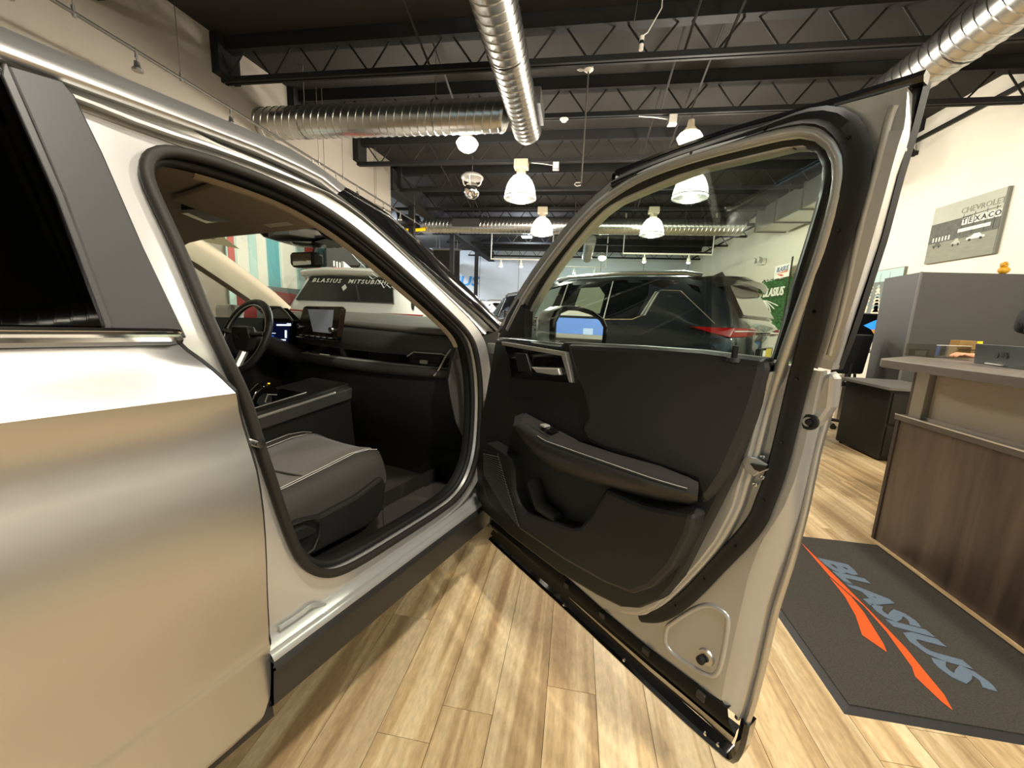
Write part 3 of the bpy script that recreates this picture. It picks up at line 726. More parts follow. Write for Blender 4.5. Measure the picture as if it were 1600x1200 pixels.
for k in range(4, 88, 7):
    c = spth[k]
    dpart(MB().lathe([(0, 0.0165), (0.0025, 0.0165), (0.003, 0.012)], 6, (c.x, c.y, c.z), 'y'), 'seal_clip', 'gloss_black')
run_o = resample(smoothpath(D([(806,520)] + [(x - 6, y - 8) for x, y in WINT[2:8]] + [(x, y - 14) for x, y in WINT[8:12]] + [(1272,216),(1296,236),(1300,270),(1292,308),(1272,372),(1250,440),(1240,484),(1214,562)], 0.006), 1), 60)
run_i = resample(smoothpath(D(WINT + WINR[1:], -0.016), 1), 60)
dpart(MB().loft([run_o, [a.lerp(b, 0.4) + Vector((0, 0.006, 0)) for a, b in zip(run_o, run_i)], run_i, dw(run_i, -0.012)]), 'window_run_rubber', 'rubber', smooth=True)
gp = D(WINT + WINR[1:-1] + [(1212,540)], -0.02) + D([(1205,570), (820,540)], -0.02)
dpart(MB().prism(gp, dw(gp, -0.004)), 'door_window', 'window_clear')
# sail corner and belt strip
sp_ = D([(782,527),(796,492),(813,466),(823,484),(821,528)], 0.004)
dpart(MB().prism(dw(sp_, 0.010), dw(sp_, -0.03)), 'mirror_corner_cover', 'satin_black', bevel=0.003)
rd_ = smoothpath(D([(1397,166),(1389,185),(1380,225),(1361,297),(1342,369),(1320,475),(1296,555)], 0.0), 2)
dpart(sweep(rd_, arc(0.0055, 0.006)), 'frame_ridge', 'paint_jamb', smooth=True)
rd2 = smoothpath(D([(1399,205),(1388,240),(1366,325),(1341,415),(1312,510),(1294,562)], 0.0), 1)
dpart(sweep(rd2, [(0.009, -0.01), (0.009, 0.003), (-0.007, 0.004), (-0.007, -0.01)]), 'frame_flange', 'paint_silver', smooth=True)
st_ = D([(1290,586),(1303,578),(1311,592),(1306,636),(1296,650),(1276,672),(1268,640)], -0.02)
dpart(MB().prism(dw(st_, 0.016), dw(st_, -0.02)), 'shut_face_step', 'paint_jamb', bevel=0.010)
# access pressing with drain plug
ac = smoothpath(D([(1102,940),(1135,958),(1139,972),(1126,1045),(1117,1056),(1104,1056),(1050,1022),(1039,1005),(1041,982),(1048,974)], 0.0), 2, True)
dpart(sweep(ac, arc(0.006, 0.005), closed=True), 'access_pressing', 'paint_jamb', smooth=True)
def knob(px, py, prof, name, m, w0=0.0, n=16):
    c = dpx(px, py, w0)
    return dpart(MB().lathe([(r, h) for r, h in prof], n, tuple(c), 'y'), name, m, smooth=True)
knob(1104, 1026, [(0.020, 0), (0.018, 0.006), (0.010, 0.007)], 'drain_ring', 'paint_silver')
knob(1099, 1028, [(0.010, 0.004), (0.010, 0.016), (0.006, 0.019), (0, 0.019)], 'drain_plug', 'rubber')
knob(1265, 659, [(0.016, 0.0), (0.015, 0.006), (0.010, 0.007), (0.009, 0.004), (0.006, 0.005), (0.005, 0.009), (0, 0.010)], 'body_plug', 'rubber', -0.004)
# latch pocket and its screws
lp = D([(1158,722),(1165,712),(1180,716),(1198,727),(1199,735),(1186,740),(1178,745),(1164,736)], 0.026)
dpart(MB().prism(dw(lp, 0.0015), dw(lp, -0.01)), 'latch_plate', 'paint_jamb', bevel=0.003)
lq = D([(1172,724),(1184,726),(1198,728),(1198,733),(1188,737),(1180,734)], 0.031)
dpart(MB().prism(dw(lq, 0.002), dw(lq, -0.01)), 'latch_slot', 'gloss_black')
for x, y in ((1192,713),(1192,745),(1180,756)):
    knob(x, y, [(0.005, 0), (0.005, 0.003), (0.003, 0.004), (0, 0.003)], 'latch_screw', 'chrome', 0.012, 10)
# bottom cladding, lip and bright strip
bl = [(1141,1118),(1150,1150),(1100,1096)]
c_up = resample(D([(1137,1108),(1092,1072),(1012,1012),(940,952),(882,900),(800,838),(768,812)], 0.004), 30)
c_dn = resample(D([(1147,1146),(1100,1108),(1020,1040),(950,980),(885,925),(805,855),(768,824)], 0.0), 30)
dpart(MB().loft([dw(c_up, -0.02), c_up, dw([a.lerp(b, 0.5) for a, b in zip(c_up, c_dn)], 0.008), c_dn, dw(c_dn, -0.03)]), 'lower_cladding', 'trim_black', smooth=True, angle=40)
s_dn = resample(D([(1142,1163),(1090,1115),(1010,1050),(940,988),(880,934),(800,866),(766,834)], -0.03), 30)
dpart(MB().loft([dw(c_dn, -0.012), dw([a.lerp(b, 0.5) for a, b in zip(c_dn, s_dn)], -0.012), s_dn]), 'lower_lip_panel', 'trim_black', smooth=True)
ss0, ss1 = [a.lerp(b, 0.45) for a, b in zip(c_dn, s_dn)][:17], [a.lerp(b, 0.9) for a, b in zip(c_dn, s_dn)][:17]
dpart(MB().loft([dw([a.lerp(b, 1 - (k/16.0)**2 * 0.0) for k, (a, b) in enumerate(zip(ss0, ss0))], -0.004), dw([a.lerp(b, 1 - (k/16.0)) for k, (a, b) in enumerate(zip(ss0, ss1))], -0.002)]), 'lower_skin_strip', 'steel', smooth=True)
lipp = smoothpath(D([(1166,1128),(1158,1165),(1146,1186),(1132,1178),(1060,1114),(962,1022),(882,947),(827,898),(780,855),(766,842)], -0.035), 1)
dpart(sweep(lipp, [(0.009, -0.03), (0.010, 0.004), (0.0, 0.010), (-0.010, 0.004), (-0.010, -0.03)]), 'bottom_lip', 'gloss_black', smooth=True, angle=40)
for x, y in ((886,914),(942,961),(1010,1017),(1096,1087)):
    c = dpx(x, y, 0.008)
    dpart(MB().box(c.x - 0.011, c.x + 0.011, c.y - 0.004, c.y + 0.006, c.z - 0.009, c.z + 0.009), 'cladding_clip', 'cladding_black', bevel=0.002)
for x, y in ((882,945),(976,1031),(1103,1146),(1123,1163)):
    c = dpx(x, y, -0.028)
    dpart(MB().lathe([(0, 0.006), (0.004, 0.005), (0.005, 0.0)], 8, tuple(c), 'y'), 'lip_rivet', 'chrome')
# hinge check strap at the front lower corner
for x, y in ((772,545),(776,822)):
    c = dpx(x, y, -0.01); dpart(MB().box(c.x - 0.05, c.x + 0.02, c.y - 0.02, c.y + 0.01, c.z - 0.022, c.z + 0.022), 'hinge', 'steel', bevel=0.004)

# ---- inner trim
T = [(781,530),(830,534),(884,541),(887,534),(1000,540),(1100,547),(1206,560),(1205,576),(1196,610),(1182,655),(1165,702),(1148,745),(1126,790),(1096,848),(1070,900),(1042,932),(1008,946),(975,944),(940,927),(880,892),(800,832),(762,798),(750,772),(747,730),(753,680),(761,640),(770,590)]
tb = D(T, 0.03, False)
tb2 = dw(tb, 0.022)
dpart(MB().prism(tb2, dw(tb, -0.03)), 'trim_panel', 'trim_dark', bevel=0.014)
up = D([(888,537),(1000,542),(1100,549),(1203,562),(1201,580),(1190,622),(1170,680),(1148,728),(1118,772),(1098,790),(1088,752),(1000,720),(958,708),(925,692),(912,668),(921,648),(914,618),(905,595)], 0.055, False)
dpart(MB().prism(dw(up, 0.012), dw(up, -0.02)), 'upper_pad', 'trim_soft', bevel=0.016)
pf = D([(762,690),(798,712),(804,735),(806,765),(813,788),(824,800),(852,810),(895,824),(908,822),(922,806),(948,762),(1010,788),(1086,802),(1080,832),(1050,888),(1020,918),(990,928),(945,910),(885,876),(815,828),(772,796),(757,770),(754,735)], 0.095, False)
dpart(MB().prism(dw(pf, 0.008), dw(pf, -0.055)), 'map_pocket', 'trim_dark', bevel=0.012)
cav = D([(800,700),(960,750),(945,830),(800,815)], 0.052)
bh = [dpx(836, 752, 0.06), dpx(846, 790, 0.075), dpx(872, 810, 0.078)]
dpart(MB().tube([bh[0], bh[1], bh[2]], [0.03, 0.026, 0.02], 10), 'bottle_divider', 'trim_dark', smooth=True)
gr = D([(755,703),(778,709),(789,750),(812,826),(790,811),(764,782),(755,752)], 0.104)
gg = dpart(MB().prism(dw(gr, 0.003), dw(gr, -0.01)), 'speaker_grille', 'rubber')
mat('grille_rib', '#55524d', 0.4, 0.3)
rb = MB(); nrib = 26
for k in range(nrib):
    t = (k + 0.5) / nrib
    a = Vector((755 + 2*t, 708 + 62*t, 0)); b = Vector((778 + 34*t, 712 + 113*t, 0))
    if t > 0.55: a = Vector((755 + 2*t + (t-0.55)*70, 708 + 62*t + (t - 0.55)*60, 0))
    pa, pb = dpx(a.x, a.y, 0.108), dpx(b.x, b.y, 0.108)
    rb.tube([pa, pb], 0.0026, 4)
dpart(rb, 'grille_ribs', 'grille_rib')
# armrest
bt = resample(D([(806,650),(818,645),(860,667),(905,690),(960,708),(1030,727),(1078,747),(1090,758)], 0.062), 30)
ft = resample(D([(803,661),(815,664),(852,689),(900,706),(960,727),(1020,748),(1070,763),(1091,767)], 0.125), 30)
fb = resample(D([(806,672),(820,690),(850,716),(900,738),(960,757),(1030,774),(1075,783),(1090,779)], 0.118), 30)
bb = resample(D([(806,672),(830,705),(865,735),(910,752),(965,770),(1030,784),(1075,790),(1090,785)], 0.055), 30)
mt = [a.lerp(b, 0.45) + Vector((0, 0, 0.012)) for a, b in zip(bt, ft)]
mt2 = [a.lerp(b, 0.85) + Vector((0, 0, 0.006)) for a, b in zip(bt, ft)]
ff = [a.lerp(b, 0.3) + Vector((0, 0.008, 0)) for a, b in zip(ft, fb)]
ar = MB().loft([bt, mt, mt2, ft, ff, fb, bb])
ar.f.append([0 + 30*i for i in range(7)]); ar.mi.append(0); ar.f.append([29 + 30*i for i in range(7)]); ar.mi.append(0)
arm = dpart(ar, 'armrest', 'trim_soft', smooth=True, angle=50)
dpart(MB().tube([p + Vector((0, 0.003, 0.002)) for p in ft[6:-1]], 0.0009, 5), 'stitching', 'stitch')
pod = D([(806,655),(818,647),(905,693),(903,700),(856,688),(812,662)], 0.115)
dpart(MB().prism([p + Vector((0, 0, 0.009)) for p in D([(820,648),(903,692)], 0.075)] + [p + Vector((0, 0, 0.009)) for p in D([(858,686),(812,660)], 0.115)], D([(820,648),(903,692)], 0.075) + D([(858,686),(812,660)], 0.115)), 'switch_pod', 'trim_soft', bevel=0.003)
q = dpx(852, 667, 0.10)
dpart(MB().box(q.x - 0.014, q.x + 0.012, q.y - 0.012, q.y + 0.012, q.z + 0.0, q.z + 0.008), 'window_switch', 'satin_silver', bevel=0.003)
dpart(MB().box(q.x + 0.016, q.x + 0.050, q.y - 0.016, q.y + 0.014, q.z - 0.006, q.z + 0.001), 'lock_switches', 'gloss_black', bevel=0.002)
# inner handle
bz = D([(790,540),(884,556),(894,598),(801,590),(797,560)], 0.052)
hb = dpart(MB().prism(dw(bz, 0.006), dw(bz, -0.01)), 'handle_bezel', 'gloss_black', bevel=0.002)
tr_ = D([(786,534),(886,550),(897,598),(892,597),(880,556),(787,539)], 0.055)
dpart(MB().prism(dw(tr_, 0.008), dw(tr_, -0.01)), 'handle_trim', 'satin_silver', bevel=0.0015)
lv = D([(833,573),(845,574),(876,575),(879,586),(868,586),(842,582)], 0.062)
dpart(MB().prism(dw(lv, 0.012), dw(lv, -0.004)), 'handle_lever', 'satin_silver', bevel=0.004)
lk = D([(807,551),(825,552),(834,582),(813,580)], 0.062)
dpart(MB().prism(dw(lk, 0.010), dw(lk, -0.004)), 'handle_plate', 'satin_black', bevel=0.003)
hr = D([(830,553),(872,560),(877,574),(836,570)], 0.059)
dpart(MB().prism(dw(hr, 0.0005), dw(hr, -0.002)), 'handle_recess', 'rubber')
c = dpx(1148, 553, 0.04); dpart(MB().tube([(c.x, c.y, c.z - 0.02), (c.x, c.y, c.z + 0.016)], 0.006, 8), 'lock_pin', 'rubber', smooth=True)
dpart(MB().lathe([(0.014, -0.004), (0.013, 0.004), (0.007, 0.004)], 12, (c.x, c.y, c.z - 0.012), 'z'), 'lock_pin_collar', 'trim_soft', smooth=True)
# ---- outside mirror
SM = 0.30
mg = [dps(x, y, SM) for x, y in ((868,533),(869,504),(876,490),(888,485),(903,486),(922,492),(936,501),(942,512),(940,534))]
rim = [dps(x, y, SM) for x, y in ((862,536),(863,502),(870,486),(884,479),(904,479),(926,486),(943,498),(949,512),(946,538))]
cm_ = sum(rim, Vector()) / len(rim)
def back(P, ds, k): return [Vector((p.x - ds, cm_.y + (p.y - cm_.y) * k, cm_.z + (p.z - cm_.z) * k)) for p in P]
hs = MB().loft([rim, back(rim, 0.025, 1.04), back(rim, 0.09, 0.98), back(rim, 0.15, 0.72), back(rim, 0.17, 0.3)], closed_v=True)
mirr = dpart(hs, 'side_mirror', 'paint_silver', smooth=True, angle=60)
dpart(MB().loft([back(rim, -0.004, 1.0), back(rim, 0.010, 1.03), back(rim, 0.012, 0.93), back(rim, -0.006, 0.93)], closed_u=True, closed_v=True), 'mirror_surround', 'gloss_black', smooth=True)
dpart(MB().prism(back(mg, -0.002, 1.0), back(mg, 0.008, 1.0)), 'mirror_glass', 'mirror_glass')
ft_ = dps(868, 532, SM)
dpart(MB().hexa([(0.16, -0.02, 1.08), (0.27, -0.02, 1.08), (0.27, cm_.y, cm_.z - 0.10), (0.18, cm_.y, cm_.z - 0.10), (0.16, -0.02, 1.12), (0.27, -0.02, 1.12), (0.27, cm_.y, cm_.z - 0.05), (0.18, cm_.y, cm_.z - 0.05)]), 'mirror_foot', 'cladding_black', bevel=0.008)
# ================================================================== CABIN
mat('dash_soft', '#6b675f', 0.7, 0, 0, 0.05, 500, 0.2)
mat('dash_mid', '#454340', 0.6, 0, 0, 0.05, 500, 0.2)
mat('screen_reflection', '#8b8d90', 0.3, emit='#8b8d90', estr=0.22)  # reflection on the switched-off screen, put in as grey colour and glow
mat('screen_bezel', '#2a1d17', 0.15, 0, 0.4)
mat('cluster_blue', '#060a1c', 0.15, emit='#0a1030', estr=0.5)
mat('display_white', '#f4f6ff', 0.4, emit='#dfe6ff', estr=1.2)
mat('display_blue', '#2f66d8', 0.4, emit='#2f66d8', estr=1.2)
mat('display_amber', '#ffb030', 0.4, emit='#ffb030', estr=2.0)
mat('paper', '#e8e2d0', 0.9); mat('reflection_tan', '#c9b98f', 0.9); mat('print_gray', '#6c675c', 0.9)
mat('marker_white', '#e9f1f4', 0.7)
def ud(v): return 1.40 + 0.15 * ((v - 0.93) / 0.78) ** 2
def ond(px, py, off=0.0):
    v = 0.6
    for _ in range(40): p = onu(px, py, ud(v) + off); v = v * 0.5 + p.y * 0.5
    return p
VS = [0.14 + (1.72 - 0.14) * k / 24 for k in range(25)]
def zoff(v): return interp(v, [(0.14, -0.022), (0.5, -0.012), (0.93, 0.0), (1.72, 0.004)])
def dash_rows(prof):      # prof: (offset from the dash face, z)
    return [[(ud(v) + o, v, z + zoff(v) * min(1, max(0, (z - 0.95) / 0.2))) for v in VS] for (o, z) in prof]
dash = cpart(MB().loft(dash_rows([(0.02, 1.165), (0.004, 1.172), (-0.004, 1.182), (0.0, 1.193), (0.02, 1.200), (0.12, 1.214), (0.27, 1.235), (0.40, 1.240), (0.42, 1.20)])), 'dashboard', 'dash_soft', smooth=True, angle=70)
cpart(MB().loft(dash_rows([(0.03, 1.168), (0.0, 1.166), (-0.012, 1.16), (-0.018, 1.145), (-0.022, 1.10), (-0.016, 1.06), (-0.004, 1.052), (0.03, 1.05)])), 'dash_pad', 'dash_mid', dash, smooth=True, angle=70)
cpart(MB().loft(dash_rows([(0.012, 1.055), (0.012, 1.0)])), 'dash_slot', 'gloss_black', dash)
cpart(MB().loft(dash_rows([(0.01, 1.006), (-0.02, 1.004), (-0.024, 1.001), (0.01, 0.999)])), 'dash_bright_line', 'satin_silver', dash, smooth=True)
cpart(MB().loft(dash_rows([(0.02, 1.0), (-0.022, 0.999), (-0.03, 0.985), (-0.026, 0.96), (-0.006, 0.945), (0.05, 0.935)])), 'dash_lower_pad', 'dash_mid', dash, smooth=True, angle=70)
cpart(MB().loft(dash_rows([(0.03, 0.94), (0.015, 0.90), (0.03, 0.75), (0.10, 0.62), (0.22, 0.50), (0.26, 0.30)])), 'glovebox', 'trim_dark', dash, smooth=True)
cpart(MB().tube([ond(x, y, -0.026) for x, y in ((636,557),(646,550),(690,553),(697,556),(690,569),(686,574))], 0.0035, 6), 'vent_trim', 'satin_silver', dash)
vs = [ond(x, y, -0.02) for x, y in ((640,556),(647,551),(692,555),(684,572),(640,566))]
cpart(MB().prism(vs, [p + Vector((0.02, 0, 0)) for p in vs]), 'vent_opening', 'rubber', dash)
for k in range(3):
    cpart(MB().tube([ond(648, 555 + 5*k, -0.022), ond(690 - 2*k, 559 + 5*k, -0.022)], 0.002, 4), 'vent_vane', 'satin_black', dash)
q = ond(662, 565, -0.03); cpart(MB().box(q.x - 0.006, q.x + 0.008, q.y - 0.02, q.y + 0.02, q.z - 0.01, q.z + 0.008), 'vent_tab', 'satin_silver', dash, bevel=0.002)
for a, b in ((456, 480), (500, 516)):
    cpart(MB().tube([ond(a, 548 + (a-456)*0.12, -0.004), ond(b, 550 + (a-456)*0.12, -0.004)], 0.004, 6), 'switch_row', 'chrome', dash)
# end of the dash beside the door
ec = [(716,528),(729,521),(735,533),(738,580),(738,650),(726,690),(712,660),(703,620),(700,596),(706,565),(712,545)]
e0 = [onv(x, y, 0.175) for x, y in ec]
cpart(MB().prism(e0, [Vector((p.x + 0.06, p.y + 0.06, p.z)) for p in e0]), 'dash_end_cap', 'dash_mid', dash, bevel=0.012)
cpart(MB().tube([ond(x, y, -0.025) for x, y in ((705,545),(697,556),(690,569),(684,580),(678,587))], 0.004, 6), 'dash_end_trim', 'satin_silver', dash)
gv = [ond(698, 512, 0.10), ond(712, 513, 0.10), ond(714, 518, 0.07), ond(694, 516, 0.07)]
cpart(MB().tube(gv, 0.004, 5, closed=True), 'defroster_vent', 'satin_silver', dash)
# centre screen
def tablet(px_list, u0, th): 
    f_ = [onu(x, y, u0) for x, y in px_list]
    return f_, [p + Vector((th, 0, 0)) for p in f_]
f_, b_ = tablet(((474,480),(478,478),(529,479),(533,483),(527,527),(523,530),(467,524),(464,520)), 1.33, 0.03)
scr = cpart(MB().prism(f_, b_), 'center_screen', 'screen_bezel', bevel=0.003)
f_, b_ = tablet(((481,483),(521,484),(517,521),(489,518)), 1.328, 0.004)
cpart(MB().prism(f_, b_), 'screen_display', 'screen_reflection', scr)
for x, y in ((471,510),(521,515)):
    c = onu(x, y, 1.33); cpart(MB().lathe([(0, -0.022), (0.012, -0.022), (0.014, -0.016), (0.014, 0.0)], 14, tuple(c), 'x'), 'screen_knob', 'chrome', scr, smooth=True)
f_, b_ = tablet(((464,521),(526,528),(524,534),(462,527)), 1.322, 0.03)
cpart(MB().prism(f_, b_), 'screen_button_bar', 'gloss_black', scr, bevel=0.003)
c0, c1 = onu(463, 526, 1.318), onu(524, 533, 1.318)
cpart(MB().tube([c0, c1], 0.0025, 6), 'button_bar_edge', 'chrome', scr)
for k in range(6):
    c = c0.lerp(c1, 0.12 + 0.15*k) + Vector((0, 0, 0.012)); cpart(MB().box(c.x - 0.004, c.x + 0.004, c.y - 0.008, c.y + 0.008, c.z - 0.002, c.z + 0.002), 'screen_button', 'satin_silver', scr)
# instrument cluster
f_, b_ = tablet(((412,480),(437,481),(457,500),(452,545),(408,540)), 1.36, 0.05)
cl = cpart(MB().prism(f_, b_), 'instrument_cluster', 'gloss_black', dash, bevel=0.004)
hd = [onu(x, y, 1.33) for x, y in ((405,483),(416,479),(438,480),(448,489),(457,501))]
cpart(MB().tube(hd, 0.006, 6), 'cluster_hood', 'dash_soft', dash, smooth=True)
f_, b_ = tablet(((419,509),(428,503),(453,505),(449,539),(421,536)), 1.352, 0.004)
cpart(MB().prism(f_, b_), 'cluster_display', 'cluster_blue', dash)
for (x0, y0, x1, y1, m_) in ((432,506.5,454,509,'display_white'),(445,516,447.5,528,'display_white'),(420,520,430,521,'display_white'),(422,524,427,526,'display_blue'),(437,530,446,532,'display_white'),(448,505,454,506,'display_white')):
    f_, b_ = tablet(((x0,y0),(x1,y0+0.2),(x1,y1+0.2),(x0,y1)), 1.349, 0.002)
    cpart(MB().prism(f_, b_), 'display_mark', m_, dash)
# steering wheel
def wring(R, n, cc, tilt, a0=0, a1=2*math.pi):
    P = []
    for k in range(n):
        a = a0 + (a1 - a0) * k / (n if a1 - a0 > 6.2 else n - 1)
        y_, h = R * math.cos(a), R * math.sin(a)
        P.append(Vector((cc.x + h * math.sin(tilt), cc.y + y_, cc.z + h * math.cos(tilt))))
    return P
SWc = Vector((1.13, 1.285, 1.10)); SWt = math.radians(22)
sw = cpart(MB().tube(wring(0.185, 40, SWc, SWt), 0.0165, 10, closed=True), 'steering_wheel', 'trim_soft', smooth=True)
cpart(MB().tube(wring(0.170, 40, SWc + Vector((-0.008, 0, 0)), SWt), 0.004, 6, closed=True), 'wheel_stitch_ring', 'satin_silver', sw, smooth=True)
hb_ = [(SWc.x - 0.03, SWc.y + y_, SWc.z + z_) for y_, z_ in ((-0.07, 0.05), (0.07, 0.05), (0.085, 0.0), (0.05, -0.075), (-0.05, -0.075), (-0.085, 0.0))]
cpart(MB().prism(hb_, [(x + 0.05, y_, z_) for x, y_, z_ in hb_]), 'airbag_hub', 'trim_soft', sw, bevel=0.015)
for s in (-1, 1): cpart(MB().tube([SWc + Vector((-0.005, s*0.07, 0.01)), SWc + Vector((0, s*0.178, 0.02))], 0.02, 8, flat=0.6), 'wheel_spoke', 'satin_black', sw, smooth=True)
cpart(MB().tube([SWc + Vector((0, 0, -0.06)), SWc + Vector((-0.06, 0, -0.172))], 0.02, 8), 'wheel_spoke', 'satin_silver', sw, smooth=True)
# three diamond emblem on the hub
em = MB()
for a in (90, 210, 330):
    a = math.radians(a); d = Vector((0, -math.cos(a), math.sin(a))); e = Vector((0, math.sin(a), math.cos(a)))
    o_ = Vector((SWc.x - 0.034, SWc.y, SWc.z)); em.prism([o_, o_ + d*0.011 + e*0.0065, o_ + d*0.022, o_ + d*0.011 - e*0.0065], [p + Vector((0.004, 0, 0)) for p in (o_, o_ + d*0.011 + e*0.0065, o_ + d*0.022, o_ + d*0.011 - e*0.0065)])
cpart(em, 'wheel_emblem', 'chrome', sw)
cpart(MB().tube([SWc, (1.42, 1.285, 0.98)], 0.05, 10), 'steering_column', 'trim_dark', sw, smooth=True)
# console and shifter
con = cpart(MB().hexa([(0.3,0.79,0.33),(1.4,0.79,0.33),(1.4,1.09,0.33),(0.3,1.09,0.33),(0.3,0.80,0.74),(1.36,0.80,0.885),(1.36,1.09,0.885),(0.3,1.09,0.74)]), 'center_console', 'trim_dark', bevel=0.01)
cpart(MB().hexa([(0.3,0.76,0.68),(1.34,0.76,0.81),(1.34,0.80,0.81),(0.3,0.80,0.68),(0.3,0.755,0.735),(1.34,0.755,0.868),(1.34,0.80,0.872),(0.3,0.80,0.738)]), 'console_side', 'dash_mid', con, bevel=0.006)
cpart(MB().tube([(0.4,0.757,0.752),(0.86,0.757,0.808),(1.06,0.757,0.833),(1.24,0.757,0.857)], 0.006, 6), 'console_bright_strip', 'satin_silver', con, smooth=True)
cpart(MB().hexa([(0.86,0.84,0.80),(1.16,0.84,0.84),(1.16,1.04,0.84),(0.86,1.04,0.80),(0.87,0.85,0.82),(1.15,0.85,0.858),(1.15,1.03,0.858),(0.87,1.03,0.82)]), 'shifter_plate', 'gloss_black', con, bevel=0.004)
cpart(MB().tube([(0.865,0.845,0.822),(1.15,0.845,0.86)], 0.003, 5), 'shifter_plate_edge', 'satin_silver', con)
sh_ = [(0.94,0.92,0.83),(0.955,0.92,0.87),(0.985,0.92,0.895),(1.02,0.92,0.892),(1.045,0.92,0.865),(1.05,0.92,0.84)]
cpart(MB().tube(sh_, [0.02,0.024,0.026,0.024,0.018,0.014], 10), 'shift_lever', 'gloss_black', con, smooth=True)
cpart(MB().tube([(0.985,0.895,0.83),(1.0,0.893,0.868),(1.04,0.894,0.86)], 0.003, 5), 'shift_lever_trim', 'satin_silver', con)
q = (1.012, 0.90, 0.915); cpart(MB().box(q[0]-0.003, q[0]+0.003, q[1]-0.003, q[1]+0.003, q[2]-0.002, q[2]+0.002), 'shift_indicator', 'display_amber', con)
# passenger seat
def seat(v0, name_label):
    cv = v0 + 0.265
    us = [0.38, 0.55, 0.72, 0.88, 0.99, 1.06, 1.10, 1.115, 1.10, 1.06]
    zt = [0.655, 0.650, 0.655, 0.675, 0.690, 0.694, 0.682, 0.645, 0.56, 0.52]
    rows = []
    for u, z in zip(us, zt):
        row = []
        fr = 1.0 if u < 1.0 else 0.5
        for (dv, dz) in ((-0.25, -0.14), (-0.262, -0.05), (-0.25, 0.0), (-0.215, 0.022*fr), (-0.175, 0.012*fr), (-0.10, -0.004), (0, -0.008), (0.10, -0.004), (0.175, 0.012*fr), (0.215, 0.022*fr), (0.25, 0.0), (0.262, -0.05), (0.25, -0.14)):
            row.append((u - (0.02 if abs(dv) > 0.22 and u > 1.05 else 0), cv + dv, z + dz if z > 0.6 else max(0.48, z + dz*0.2)))
        rows.append(row)
    s_ = cpart(MB().loft(rows), 'passenger_seat' if v0 < 0.5 else 'driver_seat', 'fabric_side', smooth=True, angle=60)
    ins = []
    for u, z in zip(us[:7], zt[:7]):
        ins.append([(u + 0.003, cv + dv, z + dz) for (dv, dz) in ((-0.168, 0.013), (-0.10, 0.003), (0, 0.0), (0.10, 0.003), (0.168, 0.013))])
    cpart(MB().loft(ins), 'seat_insert', 'fabric_seat', s_, smooth=True, solid=0.006)
    cpart(MB().tube([(0.80, cv - 0.165, 0.676), (0.79, cv, 0.664), (0.80, cv + 0.165, 0.676)], 0.004, 5), 'insert_seam', 'fabric_side', s_)
    for sgn in (-1, 1):
        for dv in (0.178, 0.205):
            cpart(MB().tube([(u, cv + sgn*dv, z + (0.0145 if dv < 0.2 else 0.0225) * (1 if u < 1.0 else 0.6)) for u, z in zip(us[:7], zt[:7])], 0.0016, 4), 'seat_stitch', 'stitch', s_)
    bk = [[(0.40 - 0.26*(z-0.62) + o, cv + dv, z) for (dv, o) in ((-0.25, -0.13), (-0.26, -0.02), (-0.2, 0.03), (0, 0.0), (0.2, 0.03), (0.26, -0.02), (0.25, -0.13))] for z in (0.62, 0.8, 1.0, 1.2, 1.27)]
    cpart(MB().loft(bk, closed_v=True), 'seat_backrest', 'fabric_side', s_, smooth=True)
    cpart(MB().hexa([(0.15,cv-0.12,1.29),(0.27,cv-0.12,1.29),(0.27,cv+0.12,1.29),(0.15,cv+0.12,1.29),(0.13,cv-0.11,1.46),(0.22,cv-0.11,1.46),(0.22,cv+0.11,1.46),(0.13,cv+0.11,1.46)]), 'headrest', 'fabric_side', s_, bevel=0.04)
    return s_
ps = seat(0.275, '')
seat(1.06, '')
sb = [onv(x, y, 0.262) for x, y in ((440,826),(470,812),(502,806),(560,775),(598,745),(603,756),(601,785),(592,808),(575,822),(510,855),(476,874),(455,850))]
base = cpart(MB().prism(sb, [p + Vector((0, 0.04, 0)) for p in sb]), 'seat_base_cover', 'satin_black', ps, bevel=0.010)
rc = [onv(x, y, 0.256) for x, y in ((452,822),(474,815),(494,812),(500,820),(496,842),(486,862),(474,868),(460,848))]
cpart(MB().prism(rc, [p + Vector((0, 0.004, 0)) for p in rc]), 'lever_recess', 'rubber', ps)
cpart(MB().tube([onv(452, 822, 0.245), onv(476, 813, 0.245), onv(490, 811, 0.245), onv(500, 818, 0.245), onv(499, 835, 0.245), onv(490, 858, 0.245), onv(476, 868, 0.245)], 0.005, 6), 'recess_rim', 'satin_black', ps, smooth=True)
lv_ = [onv(x, y, 0.235) for x, y in ((452,832),(480,822),(494,826),(494,834),(462,848))]
cpart(MB().prism(lv_, [p + Vector((0, 0.02, 0)) for p in lv_]), 'seat_lever', 'satin_black', ps, bevel=0.004)
